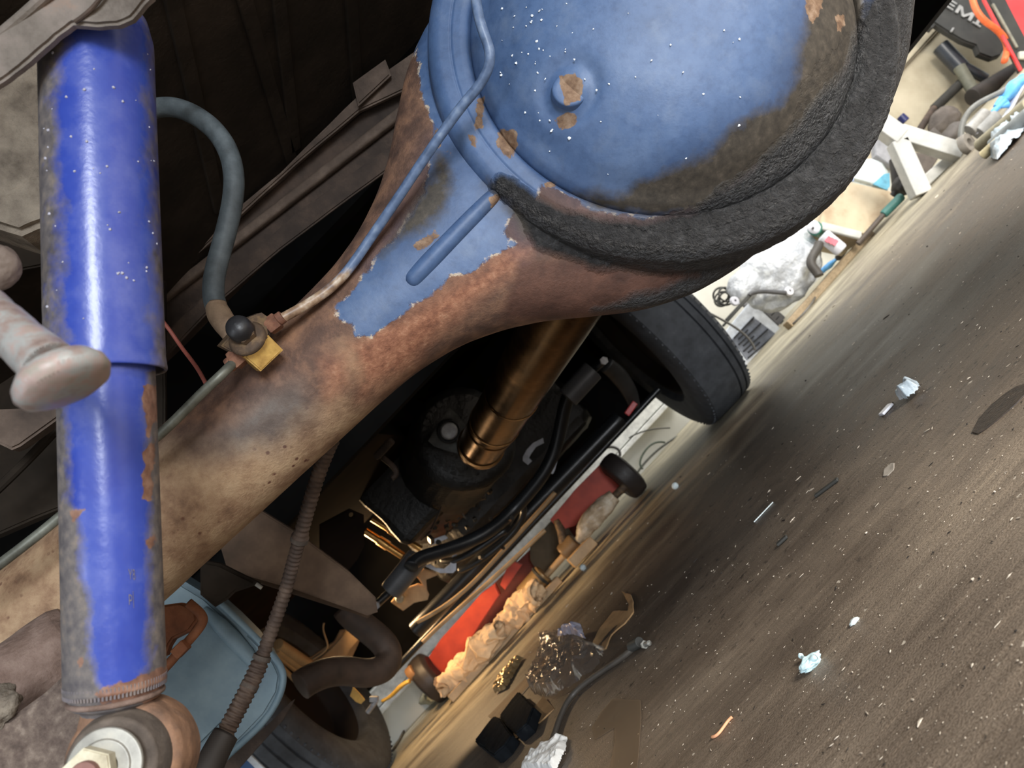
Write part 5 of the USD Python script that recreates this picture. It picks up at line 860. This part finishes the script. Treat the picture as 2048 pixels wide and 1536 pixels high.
# ------------------------------------------------------------------ litter on the floor
KRAFT = M('kraft_brown', [(.3, (128, 98, 64)), (.6, (164, 128, 86)), (.8, (184, 148, 104))], scale=26, rough=.8)
top('kraft_strip', floor_sheet([(1184, 1285), (1201, 1255), (1226, 1223), (1240, 1220), (1256, 1222), (1259, 1211), (1245, 1184), (1262, 1190), (1268, 1205), (1265, 1222), (1248, 1245), (1222, 1268), (1209, 1295), (1196, 1298)], .001, .002, noise=.012, ns=14), KRAFT, 'curled brown paper strip above the clear plastic bag', 'paper', True)
top('kraft_strip', floor_sheet([(1089, 1395), (1106, 1414), (1086, 1436), (1050, 1461), (1013, 1488), (1028, 1466), (1057, 1430)], .001, .002, noise=.01, ns=14), KRAFT, 'brown paper strip under the right side of the black rubber blocks', 'paper', True)
top('warm_light_strip', floor_sheet([(976, 1432), (1030, 1377), (1092, 1312), (1102, 1316), (1044, 1386), (992, 1442)], .0005, .002), M('warm_light_tan', [(.3, (120, 92, 62)), (.7, (160, 128, 90))], scale=30, rough=.7), 'long tan strip painting warm light on the floor behind the black rubber blocks', 'light_streak')  # thin tan sheet painted in as the streak of warm lamp light
BLKR = M('black_rubber_block', [(.3, (12, 14, 17)), (.6, (20, 23, 27)), (.8, (46, 48, 48))], scale=70, rough=.95, spec=.1, bump=.5, bscale=200)
top('rubber_block', disp(subdiv(floor_sheet([(998, 1432), (1037, 1382), (1067, 1412), (1054, 1446), (1030, 1466), (1010, 1448)], .0, .016, .002), .006), .003, 50), BLKR, 'upper black rubber block on the floor', 'rubber block'); top('rubber_block', disp(subdiv(floor_sheet([(948, 1481), (988, 1430), (1000, 1436), (1012, 1454), (1023, 1468), (1008, 1490), (986, 1510)], .0, .016, .002), .006), .003, 50), BLKR, 'lower scuffed black rubber block on the floor', 'rubber block')
def film_material(name, tint, amount, rough=.08, dif=(.5, .48, .47), df=.25, mx=.34):
    N = {'t': ('transparent_bsdf', {'color': tint}), 'g': ('glossy_bsdf', {'color': (.95, .95, .95), 'roughness': rough}), 'd': ('diffuse_bsdf', {'color': dif}), 'x': ('mix_closure', {'fac': df}), 'f': ('layer_weight', {'blend': .35}), 'mr': ('map_range', {'from_min': 0.0, 'from_max': 1.0, 'to_min': amount, 'to_max': mx}), 'm': ('mix_closure', {})}
    return usdkit.material(stage, '/World/Looks/' + name, N, [('g.BSDF', 'x.closure1'), ('d.BSDF', 'x.closure2'), ('f.facing', 'mr.value'), ('mr.result', 'm.fac'), ('t.BSDF', 'm.closure1'), ('x.closure', 'm.closure2')], surface='m.closure')
FILM = film_material('clear_film', (.90, .89, .88), .10, .14)
top('clear_bag', crumple([(1089, 1280), (1125, 1273), (1167, 1280), (1187, 1297), (1216, 1302), (1211, 1321), (1191, 1346), (1147, 1375), (1106, 1400), (1076, 1395), (1064, 1378), (1089, 1336), (1094, 1317)], 0, .030, 2, 70, 46), FILM, 'clear crumpled plastic bag on the dark floor', 'bag', True)
top('film_scrap', crumple([(1120, 1276), (1134, 1259), (1150, 1258), (1165, 1252), (1175, 1281), (1150, 1272)], .02, .02, 6, 22, 60), M('scrap_lilac', [(.3, (120, 118, 132)), (.6, (168, 166, 184)), (.8, (210, 208, 224))], scale=60, rough=.25, bump=.4, bscale=90), 'pale lilac plastic scrap on top of the clear bag', 'plastic scrap', True)
top('grey_stick', tube([F(1272, 1290, .004), F(1215, 1335, .004), F(1147, 1388, .004), F(1118, 1440, .004), F(1100, 1488, .004)], .0036, 12, n=50), flat('stick_grey', (70, 64, 58), .5), 'dull grey bent stick on the floor beside the clear bag', 'stick', True)
top('black_nub', rod(F(1262, 1294, .006), F(1280, 1284, .006), .006, 14), BKC, 'small black nub next to the pale screw at the end of the grey stick', 'nub')
sc_ = thing('screw', 'small pale threaded screw at the far end of the grey stick', 'screw', F(1304, 1284)); obj('thread', lathe([(1e-5, 0)] + [(.0022 + .0006 * (k % 2), .0012 * k) for k in range(10)] + [(1e-5, .0125)], F(1290, 1289, .004), F(1318, 1279, .004) - F(1290, 1289, .004), 16), ZN, sc_, True); obj('head', hexagon(F(1290, 1289, .004), .0045, .003, F(1290, 1289) - F(1318, 1279)), ZN, sc_)
top('white_paper', crumple([(1046, 1545), (1069, 1507), (1084, 1505), (1125, 1476), (1138, 1478), (1135, 1507), (1114, 1548)], 0, .012, 9, 60, 75), M('paper_white', [(.3, (206, 204, 200)), (.7, (232, 231, 228))], scale=30, rough=.7), 'crumpled white tissue at the bottom edge of the picture', 'tissue', True)
top('foil_scrap', crumple([(993, 1390), (1008, 1361), (1043, 1321), (1050, 1318), (1030, 1353), (1015, 1380)], 0, .02, 4, 40, 90), M('foil_gold', [(.3, (176, 140, 90)), (.7, (224, 196, 150))], scale=60, rough=.2, metal=.7), 'gold lit foil scrap left of the clear bag', 'foil', True)
BRF = film_material('brown_film', (.92, .84, .74), .34, .35, (.26, .20, .14), .85, .45)
top('brown_tape', floor_sheet([(1189, 1478), (1184, 1454), (1201, 1424), (1226, 1397), (1280, 1400), (1282, 1434), (1272, 1545), (1218, 1545), (1231, 1483), (1228, 1454)], .0006, .0006, noise=.003, ns=16), BRF, 'flat brown translucent tape piece by the white tissue', 'tape', True)
WET = M('oil_stain', [(.3, (36, 29, 24)), (.7, (66, 54, 44))], scale=220, rough=.5, bump=.6, bscale=500)
def stain(pts, name, label, mat): top(name, floor_sheet(pts, .0, .0008), mat, label, 'stain')
stain([(1943, 864), (1956, 838), (1980, 811), (2010, 786), (2031, 773), (2058, 764), (2052, 785), (2030, 808), (1997, 837), (1970, 858), (1956, 867)], 'oil_stain', 'dark oval damp stain near the right edge of the floor', WET)
top('dull_leaf', floor_sheet([(1766, 952), (1770, 938), (1782, 926), (1788, 926), (1786, 938), (1774, 950)], .0, .001, noise=.004, ns=40), flat('leaf_grey', (150, 142, 132), .6), 'small dry grey leaf in the middle of the floor', 'leaf', True)
top('plastic_scrap', crumple([(1806, 806), (1812, 790), (1830, 776), (1842, 770), (1848, 780), (1836, 790), (1822, 802)], 0, .02, 5, 20, 50), CLEARF, 'small clear plastic scrap on the floor right of the tyre', 'plastic scrap', True)
top('glass_sliver', bar(F(1762, 830, .002), F(1782, 808, .002), .010, .003), WHP, 'small white sliver on the floor below the clear scrap', 'sliver')
PEL = flat('pellet_white', (206, 216, 216), .4)
for k, (px, py) in enumerate(((1350, 972), (1166, 1135))):
    top('white_pellet', blob(F(px, py, .006), .0075, k, .08, 3), PEL, ('white round pellet on the floor right of the trolley wheel', 'white round pellet on the floor below the brass ram')[k], 'pellet', True)
frag = blob(F(1620, 1325, .003), .006, 3, .5, 3, (1.3, .9, .6), 6); top('blue_chip', cat(frag, tube([F(1617, 1320, .003), F(1604, 1313, .003)], .0009, 8), blob(F(1602, 1312, .003), .0018, 1, .2, 2), tube([F(1622, 1322, .004), F(1630, 1314, .005)], .002, 8)), flat('chip_ice', (196, 224, 230), .45), 'ice blue broken plastic chip on the floor', 'chip', True)
top('white_crumb', blob(F(1708, 1243, .001), .0028, 7, .5, 2, (1.3, .8, .6), 6), PEL, 'tiny white crumb above the ice blue chip', 'crumb', True)
top('orange_wire', tube([F(1424, 1474, .0012), F(1438, 1466, .0012), (F(1450, 1450, .0012)), F(1464, 1434, .0012)], .0010, 10, n=30), flat('wire_peach', (222, 160, 120), .5), 'short orange wire offcut on the floor near the bottom', 'wire', True)
top('dark_twig', bar(F(1630, 992, .002), F(1676, 958, .002), .005, .003), BKC, 'short black strip on the floor', 'strip')
top('dark_twig', bar(F(1554, 1090, .002), F(1574, 1072, .002), .006, .003), BKC, 'shorter black strip lower left on the floor', 'strip')
top('pale_needle', bar(F(1508, 1044, .001), F(1546, 1004, .001), .0016, .0012), PEL, 'thin pale needle lying in the middle of the floor', 'needle')
r2 = np.random.default_rng(21); chips, dk = [], []
for i in range(2600):
    px, py = r2.uniform(1050, 2060), r2.uniform(250, 1545); dx, dy = px - 1024, py - 768; b = dx * sr + dy * cr
    if b < 350: continue
    if b < 560 and r2.random() < .35: continue
    p = F(px, py, .0006); d = np.linalg.norm(p - CAM); s = r2.gamma(1.5, .5) * d * .00045 + .00012
    if p[1] > 2.2: continue
    g = box_at(p + np.array([0, 0, s * .3]), (s * r2.uniform(.8, 2.6), s, s * .7), (math.cos(r2.uniform(0, 6.3)), math.sin(r2.uniform(0, 6.3)), 0), (.3, .95, 0) if False else (math.sin(1.0 + i), math.cos(1.0 + i) + 1e-3, .02), s * .2) if False else None
    th = r2.uniform(0, np.pi); k = trimesh.creation.icosphere(0, 1.0); k.vertices = k.vertices * (1 + .5 * r2.normal(0, .5, (12, 1))) * np.array([s * r2.choice([1, 1, 1, 2.2, 4]), s, s * .6])
    R = trimesh.transformations.rotation_matrix(th, [0, 0, 1]); k.apply_transform(R); k.apply_translation(p); (chips if r2.random() < .72 else dk).append(k)
top('floor_grit', cat(chips), M('grit_pale', [(.3, (150, 138, 122)), (.6, (200, 188, 172)), (.8, (226, 218, 206))], scale=90, rough=.6), 'pale grit and crumbs scattered over the whole floor', 'grit', False, kind='stuff')
top('floor_grit', cat(dk), flat('grit_dark', (40, 34, 30), .7), 'dark crumbs of dirt scattered over the whole floor', 'dirt', False, kind='stuff')
